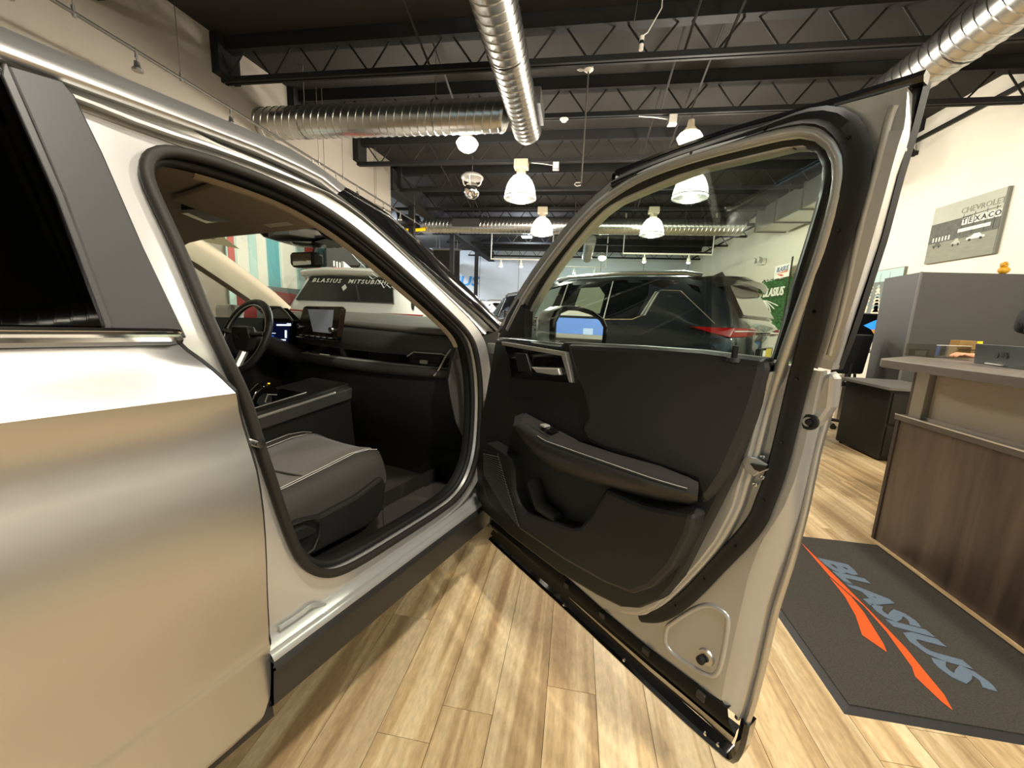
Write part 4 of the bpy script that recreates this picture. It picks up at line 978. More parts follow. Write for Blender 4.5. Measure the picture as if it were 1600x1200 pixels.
# floor, lower lining
cpart(MB().box(-0.6, 1.66, 0.12, 1.74, 0.30, 0.335), 'cabin_floor', 'carpet')
mt_ = [onz(x, y, 0.345) for x, y in ((598,800),(606,766),(640,757),(668,760),(690,750),(705,758),(700,775),(650,798),(600,830))]
cpart(MB().prism(mt_, [p + Vector((0, 0, -0.012)) for p in mt_]), 'floor_mat', 'carpet', bevel=0.004)
cpart(MB().loft(along([(0.085, 0.452), (0.13, 0.458), (0.17, 0.455), (0.185, 0.44), (0.19, 0.33)], 0.45, 1.6)), 'sill_trim', 'trim_dark', smooth=True, angle=40)
cpart(MB().loft([[(1.66, v, 0.3) for v in VS], [(1.72, v, 0.7) for v in VS], [(1.70, v, 1.2) for v in VS]]), 'firewall_lining', 'trim_dark')
cpart(MB().loft(along([(1.74, 1.18), (1.76, 1.1), (1.72, 0.9), (1.75, 0.6), (1.74, 0.3)], -0.6, 1.6)), 'door_lining', 'trim_dark', smooth=True)
kp = [(1.70, 0.14, 0.33), (1.44, 0.14, 0.40), (1.52, 0.14, 0.6), (1.56, 0.14, 0.9), (1.53, 0.14, 1.15), (1.72, 0.14, 1.18)]
cpart(MB().prism(kp, [(u, v + 0.03, z) for u, v, z in kp]), 'kick_panel', 'trim_dark')
# headliner, visor, overhead console
HLu = [-0.7, -0.2, 0.3, 0.6, 0.85, 0.97, 1.02]
HLz = [1.62, 1.63, 1.632, 1.625, 1.605, 1.572, 1.562]
hl = []
for u, z in zip(HLu, HLz):
    hl.append([(u + (0.03 if u > 0.9 else 0) * (1 - (2*k/12 - 1)**2), 0.22 + (2*VC - 0.44) * k/12, z - 0.045 * (2*k/12 - 1)**6) for k in range(13)])
head = cpart(MB().loft(hl), 'headliner', 'headliner', smooth=True)
_rg = ring_at(-0.009, 0.052)
_k0 = next(i for i, p in enumerate(_rg) if p.x > 0.50); _k1 = next(i for i, p in enumerate(_rg) if i > _k0 and p.z < 1.12)
inner_top = resample(_rg[_k0:_k1], 40)
pil = [p + Vector((0.004, 0.03, -0.006)) for p in inner_top]
cpart(MB().loft([inner_top, [a.lerp(b, 0.5) + Vector((0, -0.004, -0.006)) for a, b in zip(inner_top, pil)], [p + Vector((0, 0, -0.004)) for p in pil], [p + Vector((0.03, 0.03, 0.03)) for p in pil]]), 'pillar_trim', 'headliner', smooth=True)
fp = mirror(P1r)
cpart(MB().loft([[p + Vector((0.0, 0.03, 0.02)) for p in fp], [p + Vector((-0.07, -0.005, -0.03)) for p in fp], [p + Vector((-0.12, 0.0, -0.07)) for p in fp], [p + Vector((-0.13, 0.04, -0.08)) for p in fp]]), 'pillar_trim', 'pillar_trim', smooth=True)
vz = [onu(x, y, 0.93) for x, y in ((340,318),(402,299),(470,335),(478,357),(402,362),(372,338))]
vis = [Vector((0.62 + (0.40 if i in (2,3,4) else 0.0) * 1.0, p.y, 0)) for i, p in enumerate(vz)]
sv = [(0.70, 0.86), (0.66, 0.36), (0.95, 0.36), (1.0, 0.44), (1.0, 0.86)]
visor = cpart(MB().prism([(u, v, interp(u, list(zip(HLu, HLz))) - 0.022) for u, v in sv], [(u, v, interp(u, list(zip(HLu, HLz))) - 0.006) for u, v in sv]), 'sun_visor', 'headliner', head, bevel=0.006)
lb = [(0.88, 0.72), (0.88, 0.58), (0.95, 0.58), (0.95, 0.72)]
cpart(MB().prism([(u, v, interp(u, list(zip(HLu, HLz))) - 0.0275) for u, v in lb], [(u, v, interp(u, list(zip(HLu, HLz))) - 0.020) for u, v in lb]), 'visor_warning_label', 'paper', head)
oc = [onz(x, y, 1.60) for x, y in ((281,328),(322,325),(362,340),(392,350),(380,354),(352,354),(330,348),(300,336))]
cpart(MB().prism([p + Vector((0, 0, -0.012)) for p in oc], [p + Vector((0, 0, 0.03)) for p in oc]), 'overhead_console', 'satin_silver', head, bevel=0.004)
oc2 = [onz(x, y, 1.585) for x, y in ((283,328),(322,326),(362,340),(364,347),(332,347),(318,344))]
cpart(MB().prism(oc2, [p + Vector((0, 0, 0.02)) for p in oc2]), 'overhead_panel', 'satin_black', head, bevel=0.002)
# mirror and sensor pod
sp2 = [onu(x, y, 1.12) for x, y in ((402,362),(430,356),(495,355),(509,372),(490,377),(430,376),(410,370))]
cpart(MB().prism(sp2, [p + Vector((0.12, 0, -0.01)) for p in sp2]), 'sensor_pod', 'gloss_black', head, bevel=0.006)
rm = [onu(x, y, 1.25) for x, y in ((453,397),(456,394),(486,393),(490,397),(491,413),(487,417),(458,418),(454,414))]
rmr = cpart(MB().prism(rm, [p + Vector((0.035, -0.02, 0)) for p in rm]), 'rearview_mirror', 'satin_black', head, bevel=0.006)
rg = [onu(x, y, 1.247) for x, y in ((456,397),(485,396),(486,413),(458,415))]
cpart(MB().prism(rg, [p + Vector((0.003, 0, 0)) for p in rg]), 'mirror_pane', 'mirror_glass', head)
cpart(MB().tube([onu(488, 405, 1.27), onu(494, 388, 1.29), onu(488, 378, 1.32)], 0.012, 8), 'mirror_stalk', 'satin_black', head, smooth=True)
# dealer's white marker writing on the inside of the windshield
def scrawl(strokes, u0):
    b = MB()
    for s in strokes: b.tube([onu(x, y, u0) for x, y in s], 0.0022, 4)
    return b
sc = scrawl([[(546,384),(552,381),(558,386),(560,392),(566,391)], [(572,385),(578,384),(575,389),(580,391),(575,394),(570,392)],
             [(574,411),(580,409),(584,414),(578,416),(574,413)], [(586,416),(588,408),(592,412),(588,415)], [(594,415),(600,409),(603,413),(598,416),(594,414)], [(604,415),(608,410),(610,415),(604,416)], [(550,397),(560,408),(571,418)],
             [(576,430),(581,427),(590,433),(582,436),(577,432)], [(590,437),(596,443),(600,450),(604,445),(610,450)], [(612,448),(618,452),(624,451),(630,455)]], 1.36)
cpart(sc, 'marker_writing', 'marker_white')
pt = [onu(x, y, 1.30) for x, y in ((303,372),(342,365),(374,389),(306,375))]  # windshield reflection of a sheet on the dash, built as a thin sheet
cpart(MB().prism(pt, [p + Vector((0.002, 0, 0)) for p in pt]), 'sheet_reflection', 'reflection_tan')
cpart(MB().tube([onu(322, 371, 1.298), onu(336, 373, 1.298)], 0.003, 4), 'reflection_print', 'print_gray')
# far outside mirror
cpart(MB().hexa([(1.36,1.86,1.12),(1.44,1.86,1.12),(1.44,2.06,1.14),(1.36,2.06,1.14),(1.36,1.86,1.26),(1.46,1.86,1.25),(1.46,2.05,1.24),(1.36,2.06,1.26)]), 'side_mirror', 'paint_silver', bevel=0.03)
# ================================================================== CEILING SERVICES, WALL PIECES
def onx(px, py, x): r = ray(px, py); return EYE + r * (x / r.x)
def ony(px, py, y): r = ray(px, py); return EYE + r * (y / r.y)
def onzw(px, py, z): r = ray(px, py); return EYE + r * ((z - HCAM) / r.z)
mat('galvanized', '#b4b3ae', 0.27, 0.95, 0, 0.10, 5)
mat('galv_seam', '#6f6e6a', 0.4, 0.9)
mat('white_plastic', '#d9d5c9', 0.5)
mat('black_plastic', '#161616', 0.45)
def duct(p0, p1, r, label, pitch=0.11, cap=True, hang=True):
    p0, p1 = Vector(p0), Vector(p1); d = p1 - p0; Lg = d.length; d.normalize()
    t = empty('spiral_duct', tuple((p0 + p1) / 2), 0, label, 'duct', 'spiral ducts')
    off = (p0 + p1) / 2
    x = d.cross(Vector((0, 0, 1))).normalized(); z = x.cross(d)
    n = int(Lg / pitch); prof = []
    for i in range(n):
        a = i * pitch
        prof += [(a, r), (a + pitch*0.80, r), (a + pitch*0.86, r + 0.007), (a + pitch*0.94, r + 0.007)]
    prof.append((Lg, r))
    rows = []
    for a, rr in prof:
        # lean each ring so that the seam climbs like a spiral
        rows.append([p0 - off + d * (a + pitch * 0.5 * math.sin(2*math.pi*k/20)) + (x * math.cos(2*math.pi*k/20) + z * math.sin(2*math.pi*k/20)) * rr for k in range(20)])
    m_ = MB().loft(rows, closed_v=True)
    m_.build('duct_tube', 'galvanized', t, True, angle=30)
    if cap:
        for e, s in ((rows[0], 0), (rows[-1], 1)): MB().poly(e).build('duct_end', 'galvanized', t)
    if hang:
        k = max(2, int(Lg / 2.5))
        for i in range(k):
            c = p0 + d * (Lg * (i + 0.5) / k) - off
            MB().tube([c + Vector((0, 0, r)), c + Vector((0, 0, DECK - off.z + 0.004))], 0.006, 5).build('duct_hanger', 'wire', t)
            MB().tube([c + (x * math.cos(a) + z * math.sin(a)) * (r + 0.006) for a in [2*math.pi*j/16 for j in range(16)]], 0.006, 4, closed=True).build('duct_strap', 'galv_seam', t)
    return t
d1 = duct((-0.855, -1.0, 3.85), (-0.855, 6.0, 3.85), 0.195, 'spiral duct running from overhead down to its capped end in mid air')
b_ = MB().box(-0.06, 0.06, -0.28, 0.28, -0.09, 0.09).build('duct_grille', 'galv_seam', d1); b_.location = (0.20, 2.9, 0.02)
duct((-4.95, 5.52, 3.85), (-1.075, 5.52, 3.85), 0.20, 'spiral duct crossing from the left wall to the overhead duct')
duct((3.36, -3.0, 3.95), (3.36, 6.2, 3.95), 0.21, 'spiral duct at the upper right behind the door corner')
d4 = duct((-4.64, 11.7, 3.85), (4.2, 11.7, 3.85), 0.22, 'long spiral duct crossing the far part of the ceiling')
MB().box(-0.4, 0.4, -0.24, -0.20, -0.10, 0.12).build('duct_grille', 'galv_seam', d4).location = (-3.1, 0, 0.02)
duct((0.25, 12.0, 3.55), (0.25, 15.5, 3.55), 0.17, 'short spiral duct branching towards the far wall')
duct((-6.2, 12.5, 3.7), (-6.2, 19.0, 3.7), 0.2, 'spiral duct running down the side hall')
# flex elbow with yellow tape at the left end of the far duct
fx = empty('flex_elbow', (-5.16, 11.6, 3.85), 0, 'black insulated elbow with yellow tape at the far duct end', 'duct elbow')
MB().tube([(0.35, 0, 0), (0.1, 0, 0), (-0.15, -0.1, 0.02), (-0.3, -0.3, 0.05)], [0.25, 0.26, 0.26, 0.24], 14).build('elbow_body', 'black_plastic', fx, True)
mat('tape_yellow', '#ffcf18', 0.5, emit='#ffc400', estr=0.4)
MB().tube([(-0.05, -0.20, -0.20), (0.3, -0.18, -0.20), (0.62, -0.15, -0.17)], 0.045, 8).build('yellow_band', 'tape_yellow', fx, True)
# globe speaker
g = empty('globe_speaker', (-2.2, 8.0, 3.68), 0, 'mirrored globe hanging in a ring bracket below the joists', 'speaker')
MB().lathe([(0.0, 0.155), (0.06, 0.15), (0.12, 0.11), (0.155, 0.03), (0.155, -0.03), (0.12, -0.105), (0.06, -0.15), (0.0, -0.16)], 24).build('globe', 'chrome', g, True)
MB().lathe([(0.06, 0.30), (0.18, 0.29), (0.22, 0.25), (0.22, 0.22), (0.20, 0.22), (0.17, 0.26), (0.06, 0.28)], 24).build('bracket_ring', 'satin_silver', g, True)
for a in (0, 1.57, 3.14, 4.71):
    MB().tube([(0.2*math.cos(a), 0.2*math.sin(a), 0.23), (0.17*math.cos(a), 0.17*math.sin(a), 0.12), (0.13*math.cos(a), 0.13*math.sin(a), 0.09)], 0.014, 6).build('bracket_arm', 'satin_silver', g)
MB().tube([(0, 0, 0.29), (0, 0, DECK - 3.68 + 0.004)], 0.006, 5).build('hanger_wire', 'wire', g)
MB().lathe([(0, 0.31), (0.07, 0.30), (0.07, 0.27), (0, 0.27)], 12).build('bracket_cap', 'satin_silver', g, True)
# hanging rod with hook
h = empty('hanging_rod', (-0.05, 5.06, 0), 0, 'thin rod with a hook hanging straight down from a joist', 'rod')
MB().tube([(0, 0, 4.1), (0, 0, 2.86)], 0.011, 6).build('rod', 'wire', h)
MB().lathe([(0, 4.10), (0.05, 4.10), (0.055, 4.07), (0.03, 4.05), (0, 4.05)], 12).build('rod_bracket', 'white_plastic', h, True)
MB().tube([(0, 0, 4.08), (-0.10, 0, 4.085), (-0.13, 0, 4.075), (-0.10, 0, 4.065), (0, 0, 4.07)], 0.006, 5).build('bracket_clip', 'white_plastic', h)
MB().tube([(0, 0, 2.87), (-0.06, 0, 2.87), (-0.08, 0, 2.85), (-0.05, 0, 2.83), (0, 0, 2.84)], 0.007, 5).build('rod_hook', 'white_plastic', h)
# small fittings
def fitting(name, loc, lab, cat, build):
    t = empty(name, loc, 0, lab, cat); build(t); return t
def sd(t):
    MB().lathe([(0, -0.04), (0.035, -0.035), (0.04, -0.012), (0.06, -0.008), (0.06, 0.0), (0, 0)], 16).build('detector_head', 'white_plastic', t, True)
    MB().lathe([(0, 0.0), (0.045, 0.0), (0.045, 0.012), (0, 0.012)], 16).build('detector_base', 'white_plastic', t, True)
fitting('smoke_detector', (-0.36, 6.15, CHORD - 0.032), 'small white smoke detector right of the duct end', 'detector', sd)
def jb(t):
    MB().box(-0.06, 0.06, -0.05, 0.05, -0.13, 0.0).build('box_body', 'steel', t, bevel=0.006)
    MB().box(-0.05, 0.05, -0.056, -0.05, -0.12, -0.01).build('box_cover', 'white_plastic', t, bevel=0.002)
    MB().tube([(-0.06, 0, -0.05), (-0.25, 0, -0.02), (-0.45, 0, 0.0)], 0.006, 5).build('box_cable', 'white_plastic', t)
fitting('junction_box', (1.12, 6.15, CHORD - 0.03), 'grey junction box left of the lamp above the door', 'electrical box', jb)
fitting('junction_box', (-0.55, 7.72, CHORD - 0.03), 'small junction box beside the dome pendant by the duct end', 'electrical box', jb)
def hs_(t):
    MB().tube([(0, 0, 0), (0.0, 0, -0.05)], 0.022, 10).build('plug_tip', 'white_plastic', t, True)
    MB().tube([(0, 0, 0.0), (0, 0, 0.035)], 0.02, 10).build('plug_collar', 'black_plastic', t, True)
    MB().tube([(0, 0, 0.03), (0, 0, 0.07)], 0.022, 10).build('plug_cap', 'white_plastic', t, True)
    MB().tube([(0, 0, 0.07), (0.05, 0, 0.1), (0.16, 0, 0.3), (0.15, 0, 0.62)], 0.006, 5).build('loose_wire', 'white_plastic', t)
    MB().tube([(0, 0, 0.06), (-0.09, 0, 0.16), (-0.07, 0, 0.4), (0.0, 0.1, 0.62)], 0.004, 5).build('loose_wire', 'wire', t)
fitting('hanging_connector', (0.45, 4.45, 3.93), 'white connector dangling on loose wires near the top of the view', 'connector', hs_)
# left suspended track with spot heads
TX, TZ = -4.12, 3.5
tr = empty('track_light', (TX, 5.5, TZ), 0, 'long wire-hung track with small spot heads along the left wall', 'track light')
MB().tube([(0, -4.2, 0), (0, 4.6, 0)], 0.016, 6).build('track_rail', 'lamp_ring', tr)
for y in (-2.55, -1.68, 0.5, 1.15, 2.3, 4.2): MB().tube([(0, y, 0), (0.0, y, DECK - TZ - 0.02)], 0.004, 5).build('track_wire', 'wire', tr); MB().tube([(0, y, -0.03), (0, y, 0.05)], 0.014, 8).build('track_coupler', 'steel', tr)
for y in (-2.95, -2.1, -1.1, 0.35, 0.95, 1.6, 2.6, 3.4):
    hd_ = MB().tube([(0, y, 0.02), (0, y, -0.06)], 0.012, 8).tube([(0, y, -0.05), (0.0, y, -0.10)], 0.006, 6).lathe([(0, -0.09), (0.022, -0.09), (0.024, -0.13), (0.042, -0.15), (0.042, -0.17), (0, -0.165)], 14, (0, y, 0)).build('spot_head', 'steel', tr, True)
# white conduit frames with small spots far back
mat('spot_glow', '#ffffff', 0.5, emit='#fff6e6', estr=25)
def frame_track(x0, x1, y, z, ztop, lab, n):
    t = empty('ceiling_track_light', ((x0 + x1)/2, y, z), 0, lab, 'track light', 'white track frames far back')
    a = (x1 - x0)/2
    MB().tube([(-a, 0, ztop - z), (-a, 0, 0), (a, 0, 0), (a, 0, ztop - z)], 0.028, 6).build('frame_pipe', 'white_plastic', t)
    for k in range(n):
        xx = -a + 2*a*(k + 0.5)/n
        h_ = MB().tube([(xx, 0, 0), (xx, 0, -0.12)], 0.02, 6).lathe([(0, -0.1), (0.05, -0.12), (0.065, -0.24), (0, -0.22)], 10, (xx, 0, 0)).build('spot_head', 'white_plastic', t, True)
        MB().lathe([(0, -0.23), (0.055, -0.235), (0.045, -0.27), (0, -0.28)], 10, (xx, 0, 0)).build('spot_bulb', 'spot_glow', h_, True)
    return t
frame_track(-3.1, -0.95, 14.0, 3.25, DECK, 'white track frame with glowing spots left of the far pendant', 3)
frame_track(1.3, 3.9, 13.0, 3.35, DECK, 'white track frame with spots above the dark grey suv', 2)
frame_track(-0.6, 1.0, 16.0, 3.3, DECK, 'white track frame with spots near the far wall', 2)
# rectangular duct on the right wall
t = empty('square_duct', (4.7, 9.7, 3.9), 0, 'grey rectangular duct along the top of the right wall', 'duct')
MB().box(-0.35, 0.35, -1.6, 1.6, -0.25, 0.25).build('duct_box', 'steel', t, bevel=0.01)
for y in (-1.6, -0.5, 0.6, 1.6): MB().box(-0.37, 0.37, y - 0.02, y + 0.02, -0.27, 0.27).build('duct_flange', 'galv_seam', t)
for y in (-0.9, 0.9): MB().tube([(0, y, 0.25), (0, y, DECK - 3.9)], 0.012, 5).build('duct_hanger', 'wire', t)

# --- right wall pieces
mat('print_sky', '#a5a798', 0.7, 0, 0, 0.06, 4); mat('print_ground', '#7f8071', 0.7, 0, 0, 0.12, 6, stretch=(1, 1, 6)); mat('print_mid', '#55574d', 0.7, 0, 0, 0.25, 14); mat('print_dark', '#2c2d28', 0.7); mat('print_light', '#d8d9cb', 0.7)
mat('canvas_edge', '#6d6e63', 0.8)
PX = 5.16
def wallrect(mb, y0, y1, z0, z1, x=PX, t=0.003): return mb.box(x - t, x, min(y0, y1), max(y0, y1), z0, z1)
pic = empty('canvas_print', (5.18, 6.56, 2.70), 0, 'black and white canvas of an old filling station high on the right wall', 'picture')
def pp(mb, name, m, par): return mb.build(name, m, par, xf=lambda x, y, z: (x - par.location.x, y - par.location.y, z - par.location.z))
pp(MB().box(5.16, 5.198, 6.05, 7.07, 2.30, 3.10), 'canvas', 'canvas_edge', pic)
pp(wallrect(MB(), 6.07, 7.07, 2.72, 3.10), 'print_sky', 'print_sky', pic)
pp(wallrect(MB(), 6.07, 7.07, 2.30, 2.60), 'print_road', 'print_ground', pic)
pp(wallrect(MB(), 6.45, 7.07, 2.58, 2.86, PX - 0.001), 'print_trees', 'print_mid', pic)
pp(wallrect(MB(), 6.07, 6.45, 2.60, 2.76, PX - 0.001), 'print_trees', 'print_mid', pic)
pp(wallrect(MB(), 6.18, 6.62, 2.665, 2.71, PX - 0.003), 'print_canopy', 'print_light', pic)
for y in (7.0, 6.95, 6.9, 6.85, 6.8, 6.75): pp(wallrect(MB(), y, y - 0.02, 2.60, 2.66, PX - 0.003), 'print_pump', 'print_light', pic)
def pcar(y, z, w_, h_, m_):
    yy = lambda t: y - t * w_
    pts = [(0, .25), (0.03, .55), (.25, .62), (.38, 1), (.7, 1), (.82, .62), (1, .5), (1, .25)]
    pr_ = MB().prism([(PX - 0.007, yy(a), z + h_ * b) for a, b in pts], [(PX - 0.003, yy(a), z + h_ * b) for a, b in pts])
    pp(pr_, 'print_car', m_, pic)
    for a in (.2, .8): pp(wallrect(MB(), yy(a - .06), yy(a + .06), z, z + h_ * .35, PX - 0.006), 'print_tire', 'print_dark', pic)
pcar(6.47, 2.52, 0.25, 0.085, 'print_light'); pcar(6.68, 2.49, 0.13, 0.10, 'print_sky'); pcar(6.98, 2.51, 0.13, 0.08, 'print_mid')
pp(MB().tube([(PX - 0.004, 6.60, 2.86), (PX - 0.004, 6.10, 2.88)], 0.004, 4), 'print_signbar', 'print_dark', pic)
for y in (6.58, 6.42, 6.26, 6.14): pp(MB().tube([(PX - 0.004, y, 2.62), (PX - 0.004, y, 2.9)], 0.003, 4), 'print_post', 'print_dark', pic)
for k, ch in enumerate('TEXACO'):
    y = 6.585 - k * 0.088
    pp(wallrect(MB(), y, y - 0.072, 2.755, 2.845, PX - 0.003), 'print_letter_board', 'print_light', pic)
    tm = text_mesh('print_letter', ch, 0.095, 'print_dark', pic, ((PX - 0.0085 - 5.18, y - 0.036 - 6.56, 2.80 - 2.70), (0, -1, 0), (0, 0, 1)), 0.001, bold=0.002)
tm = text_mesh('print_lettering', 'CHEVROLET', 0.105, 'print_ground', pic, ((PX - 0.006 - 5.18, 6.34 - 6.56, 2.945 - 2.70), (0, -1, 0), (0, 0, 1)), 0.001)
pk = empty('canvas_print', (5.18, 7.88, 1.9), 0, 'colour canvas of a packed car lot, left of the grey partition', 'picture')
mat('lot_sky', '#a8c3bd', 0.7); mat('lot_asphalt', '#6d756f', 0.7, 0, 0, 0.1, 8); mat('lot_car', '#d9cdb0', 0.6); mat('lot_car_blue', '#93a9a6', 0.6)
pp(MB().box(5.16, 5.198, 7.42, 8.36, 1.5, 2.32), 'canvas', 'canvas_edge', pk)
pp(wallrect(MB(), 7.43, 8.35, 2.12, 2.31), 'print_sky', 'lot_sky', pk)
pp(wallrect(MB(), 7.43, 8.35, 1.51, 2.12), 'print_lot', 'lot_asphalt', pk)
for i in range(9):
    for j in range(3):
        s = 0.05 + 0.012 * (8 - i); z = 1.54 + 0.55 * (1 - (1 - i/9.0)**1.0) ; y = 8.3 - j * (0.16 + 0.02*(8 - i)) - 0.22 * (i / 9.0)
        if y - s * 1.3 < 7.44: continue
        pts = [(0, 0), (0, .4), (.2, .5), (.35, .85), (.75, .85), (.85, .5), (1, .4), (1, 0)]
        pr_ = MB().prism([(PX - 0.006, y - a * s * 1.4, z + b * s) for a, b in pts], [(PX - 0.002, y - a * s * 1.4, z + b * s) for a, b in pts])
        pp(pr_, 'print_car', 'lot_car' if (i + j) % 3 else 'lot_car_blue', pk)
for y in (8.1, 7.9, 7.7): pp(MB().tube([(PX - 0.004, y, 2.05), (PX - 0.004, y, 2.26)], 0.003, 4), 'print_pole', 'canvas_edge', pk)

# hedge wall with white cut-out name, flag, exit light, beige door
mat('hedge', '#2f6a35', 0.9, 0, 0, 0.6, 30)
hg = empty('hedge_wall', (5.08, 11.2, 0), 0, 'green artificial hedge panel with the white dealer name', 'hedge wall')
lf = MB(); rnd = random.Random(3)
MB().box(0.02, 0.11, -1.05, 1.0, 0, 2.5).build('hedge_backing', 'hedge', hg)
for _ in range(2600):
    y, z = rnd.uniform(-1.05, 1.0), rnd.uniform(0.2, 2.54); a = rnd.uniform(0, 6.28); s = rnd.uniform(0.03, 0.055); b = rnd.uniform(0.01, 0.05)
    c, q = math.cos(a) * s, math.sin(a) * s
    lf.add([(0.02, y, z), (0.02 - b, y + c*0.5 - q*0.35, z + q*0.5 + c*0.35), (0.015 - b, y + c, z + q), (0.02 - b, y + c*0.5 + q*0.35, z + q*0.5 - c*0.35)], [(0, 1, 2, 3)])
lo = lf.build('hedge_leaves', 'hedge', hg); lo['kind'] = 'stuff'
mat('sign_white', '#e9e6d6', 0.6, emit='#e9e6d6', estr=0.15)
text_mesh('hedge_lettering', 'BLASIUS', 0.30, 'sign_white', hg, ((-0.05, 0.22, 2.17), (0, -1, 0), (0, 0, 1)), 0.01, shear=0.2, bold=0.006)
for k in range(4):
    pa = [(-0.05, 0.92, 1.99), (-0.05, 0.55, 1.98 - 0.03*k), (-0.05, 0.25 + 0.03*k, 1.92 - 0.05*k), (-0.05, -0.15 + 0.17*k, 1.82 - 0.075*k)]
    MB().tube(smoothpath(pa, 2), 0.014, 5).build('hedge_swoosh', 'sign_white', hg)
fg = empty('dealer_flag', (4.98, 10.95, 0), 0, 'white flag with blue name and orange swoosh above the hedge', 'flag')
mat('flag_white', '#f0ede4', 0.8); mat('flag_blue', '#3d4f86', 0.8); mat('flag_orange', '#e0582c', 0.7)
MB().box(0, 0.008, -0.32, 0.42, 2.50, 2.82).build('flag_cloth', 'flag_white', fg)
MB().tube([(0.005, -0.36, 0), (0.005, -0.36, 2.95)], 0.018, 6).build('flag_pole', 'joist_brown', fg)
text_mesh('flag_lettering', 'BLASIUS', 0.155, 'flag_blue', fg, ((-0.003, 0.04, 2.71), (0, -1, 0), (0, 0, 1)), 0.001, shear=0.25, bold=0.003)
MB().prism([(-0.004, 0.36, 2.62), (-0.004, -0.25, 2.66), (-0.004, -0.22, 2.62)], [(0.002, 0.36, 2.62), (0.002, -0.25, 2.66), (0.002, -0.22, 2.62)]).build('flag_swoosh', 'flag_orange', fg)
MB().prism([(-0.004, 0.30, 2.61), (-0.004, 0.0, 2.58), (-0.004, -0.05, 2.53), (-0.004, 0.06, 2.54)], [(0.002, 0.30, 2.61), (0.002, 0.0, 2.58), (0.002, -0.05, 2.53), (0.002, 0.06, 2.54)]).build('flag_swoosh', 'flag_orange', fg)
dr = MB().box(5.17, 5.21, 12.35, 13.2, 0, 2.52).build('door_1', 'headliner'); tag(dr, 'beige door in the right wall left of the hedge', kind='structure')
MB().box(5.155, 5.175, 12.30, 12.36, 0, 2.58).box(5.155, 5.175, 13.2, 13.26, 0, 2.58).box(5.155, 5.175, 12.30, 13.26, 2.52, 2.58).build('door_frame', 'white_plastic', dr)
MB().tube([(5.13, 12.45, 1.0), (5.17, 12.45, 1.0)], 0.03, 8).build('door_knob', 'steel', dr, True)
p = onx(1192, 408, 5.15)
el = empty('emergency_light', (5.19, p.y, p.z), 0, 'twin head emergency light on the right wall above the hedge', 'emergency light')
MB().box(-0.10, 0.0, -0.12, 0.12, -0.10, 0.06).build('light_body', 'white_plastic', el, bevel=0.02)
for s in (-1, 1):
    hd_ = MB().lathe([(0, 0), (0.06, 0.0), (0.085, -0.08), (0, -0.09)], 14, (-0.14, s*0.14, 0.02), 'x').build('light_head', 'steel', el, True)
    MB().lathe([(0, -0.095), (0.075, -0.085), (0.07, -0.08)], 14, (-0.14, s*0.14, 0.02), 'x').build('head_lens', 'white_plastic', hd_, True)

# --- mural and banner on the left wall, blue wall name far back
mat('mural_cream', '#e6e2d4', 0.8); mat('mural_red', '#bb4b41', 0.6); mat('mural_teal', '#5fa3aa', 0.6); mat('mural_pale', '#b9d6cf', 0.7); mat('mural_maroon', '#8c3a3a', 0.5); mat('mural_gray', '#6c7474', 0.6); mat('mural_pink', '#d9a59c', 0.6)
mu = empty('wall_mural', (xl(6.7) + 0.02, 6.7, 0), -math.atan(0.087), 'painted wall mural of striped colours and a red car', 'mural')
def ml(y0, y1, z0, z1, m_, k=1, name='mural_stripe'): return MB().box(0.0, 0.02 + 0.002*k, y0, y1, z0, z1).build(name, m_, mu)
ml(-1.95, 2.05, 0.2, 2.5, 'mural_pale', 0, 'mural_board')
for (y0, y1, m_) in ((-1.93, -1.83, 'mural_red'), (-1.80, -1.62, 'mural_cream'), (-1.60, -1.5, 'mural_pale'), (-1.48, -1.32, 'mural_cream'), (-1.30, -1.08, 'mural_teal'), (-1.05, -0.75, 'mural_cream'), (-0.55, -0.35, 'mural_red'), (-0.3, 0.4, 'mural_teal'), (0.45, 0.75, 'mural_cream'), (0.8, 1.2, 'mural_red'), (1.25, 1.9, 'mural_pale')): ml(y0, y1, 1.55, 2.48, m_)
ml(-1.93, 2.0, 1.46, 1.56, 'mural_gray', 2)
body = [(-1.85, 1.45), (-1.3, 1.5), (-0.9, 1.48), (-0.2, 1.42), (0.5, 1.52), (0.9, 1.75), (1.6, 1.78), (2.0, 1.6), (2.0, 0.6), (-1.85, 0.6)]
MB().prism([(0.028, y, z) for y, z in body], [(0.0, y, z) for y, z in body]).build('mural_car_body', 'mural_maroon', mu)
fen = [(-0.85, 0.7), (-0.85, 1.2), (-0.6, 1.38), (-0.3, 1.36), (0.0, 1.2), (0.3, 0.7)]
MB().prism([(0.034, y, z) for y, z in fen], [(0.0, y, z) for y, z in fen]).build('mural_fender', 'mural_pink', mu)
MB().lathe([(0, 0.036), (0.3, 0.036), (0.32, 0.0)], 24, (0, -1.25, 1.12), 'x').build('mural_headlamp', 'mural_gray', mu)
MB().tube([(0.035, 0.15 + 0.32*math.cos(a), 1.05 + 0.36*math.sin(a)) for a in [math.pi*k/10 - 0.2 for k in range(12)]], 0.02, 5).build('mural_arch', 'mural_red', mu)
mat('banner_red', '#e8472f', 0.7); mat('banner_black', '#33302c', 0.8)
bn = empty('dealer_banner', (xl(7.0) + 0.35, 6.95, 0), 0.1, 'black banner with a red top hanging behind the white suv', 'banner')
MB().box(0, 0.02, -0.95, 1.1, 1.93, 2.33).build('banner_cloth', 'banner_black', bn)
MB().box(-0.002, 0.022, -0.95, 1.1, 2.33, 2.50).build('banner_header', 'banner_red', bn)
for y in (-0.9, 1.05): MB().tube([(0.01, y, 2.49), (0.01, y, DECK - 0.01)], 0.005, 5).build('banner_wire', 'wire', bn)
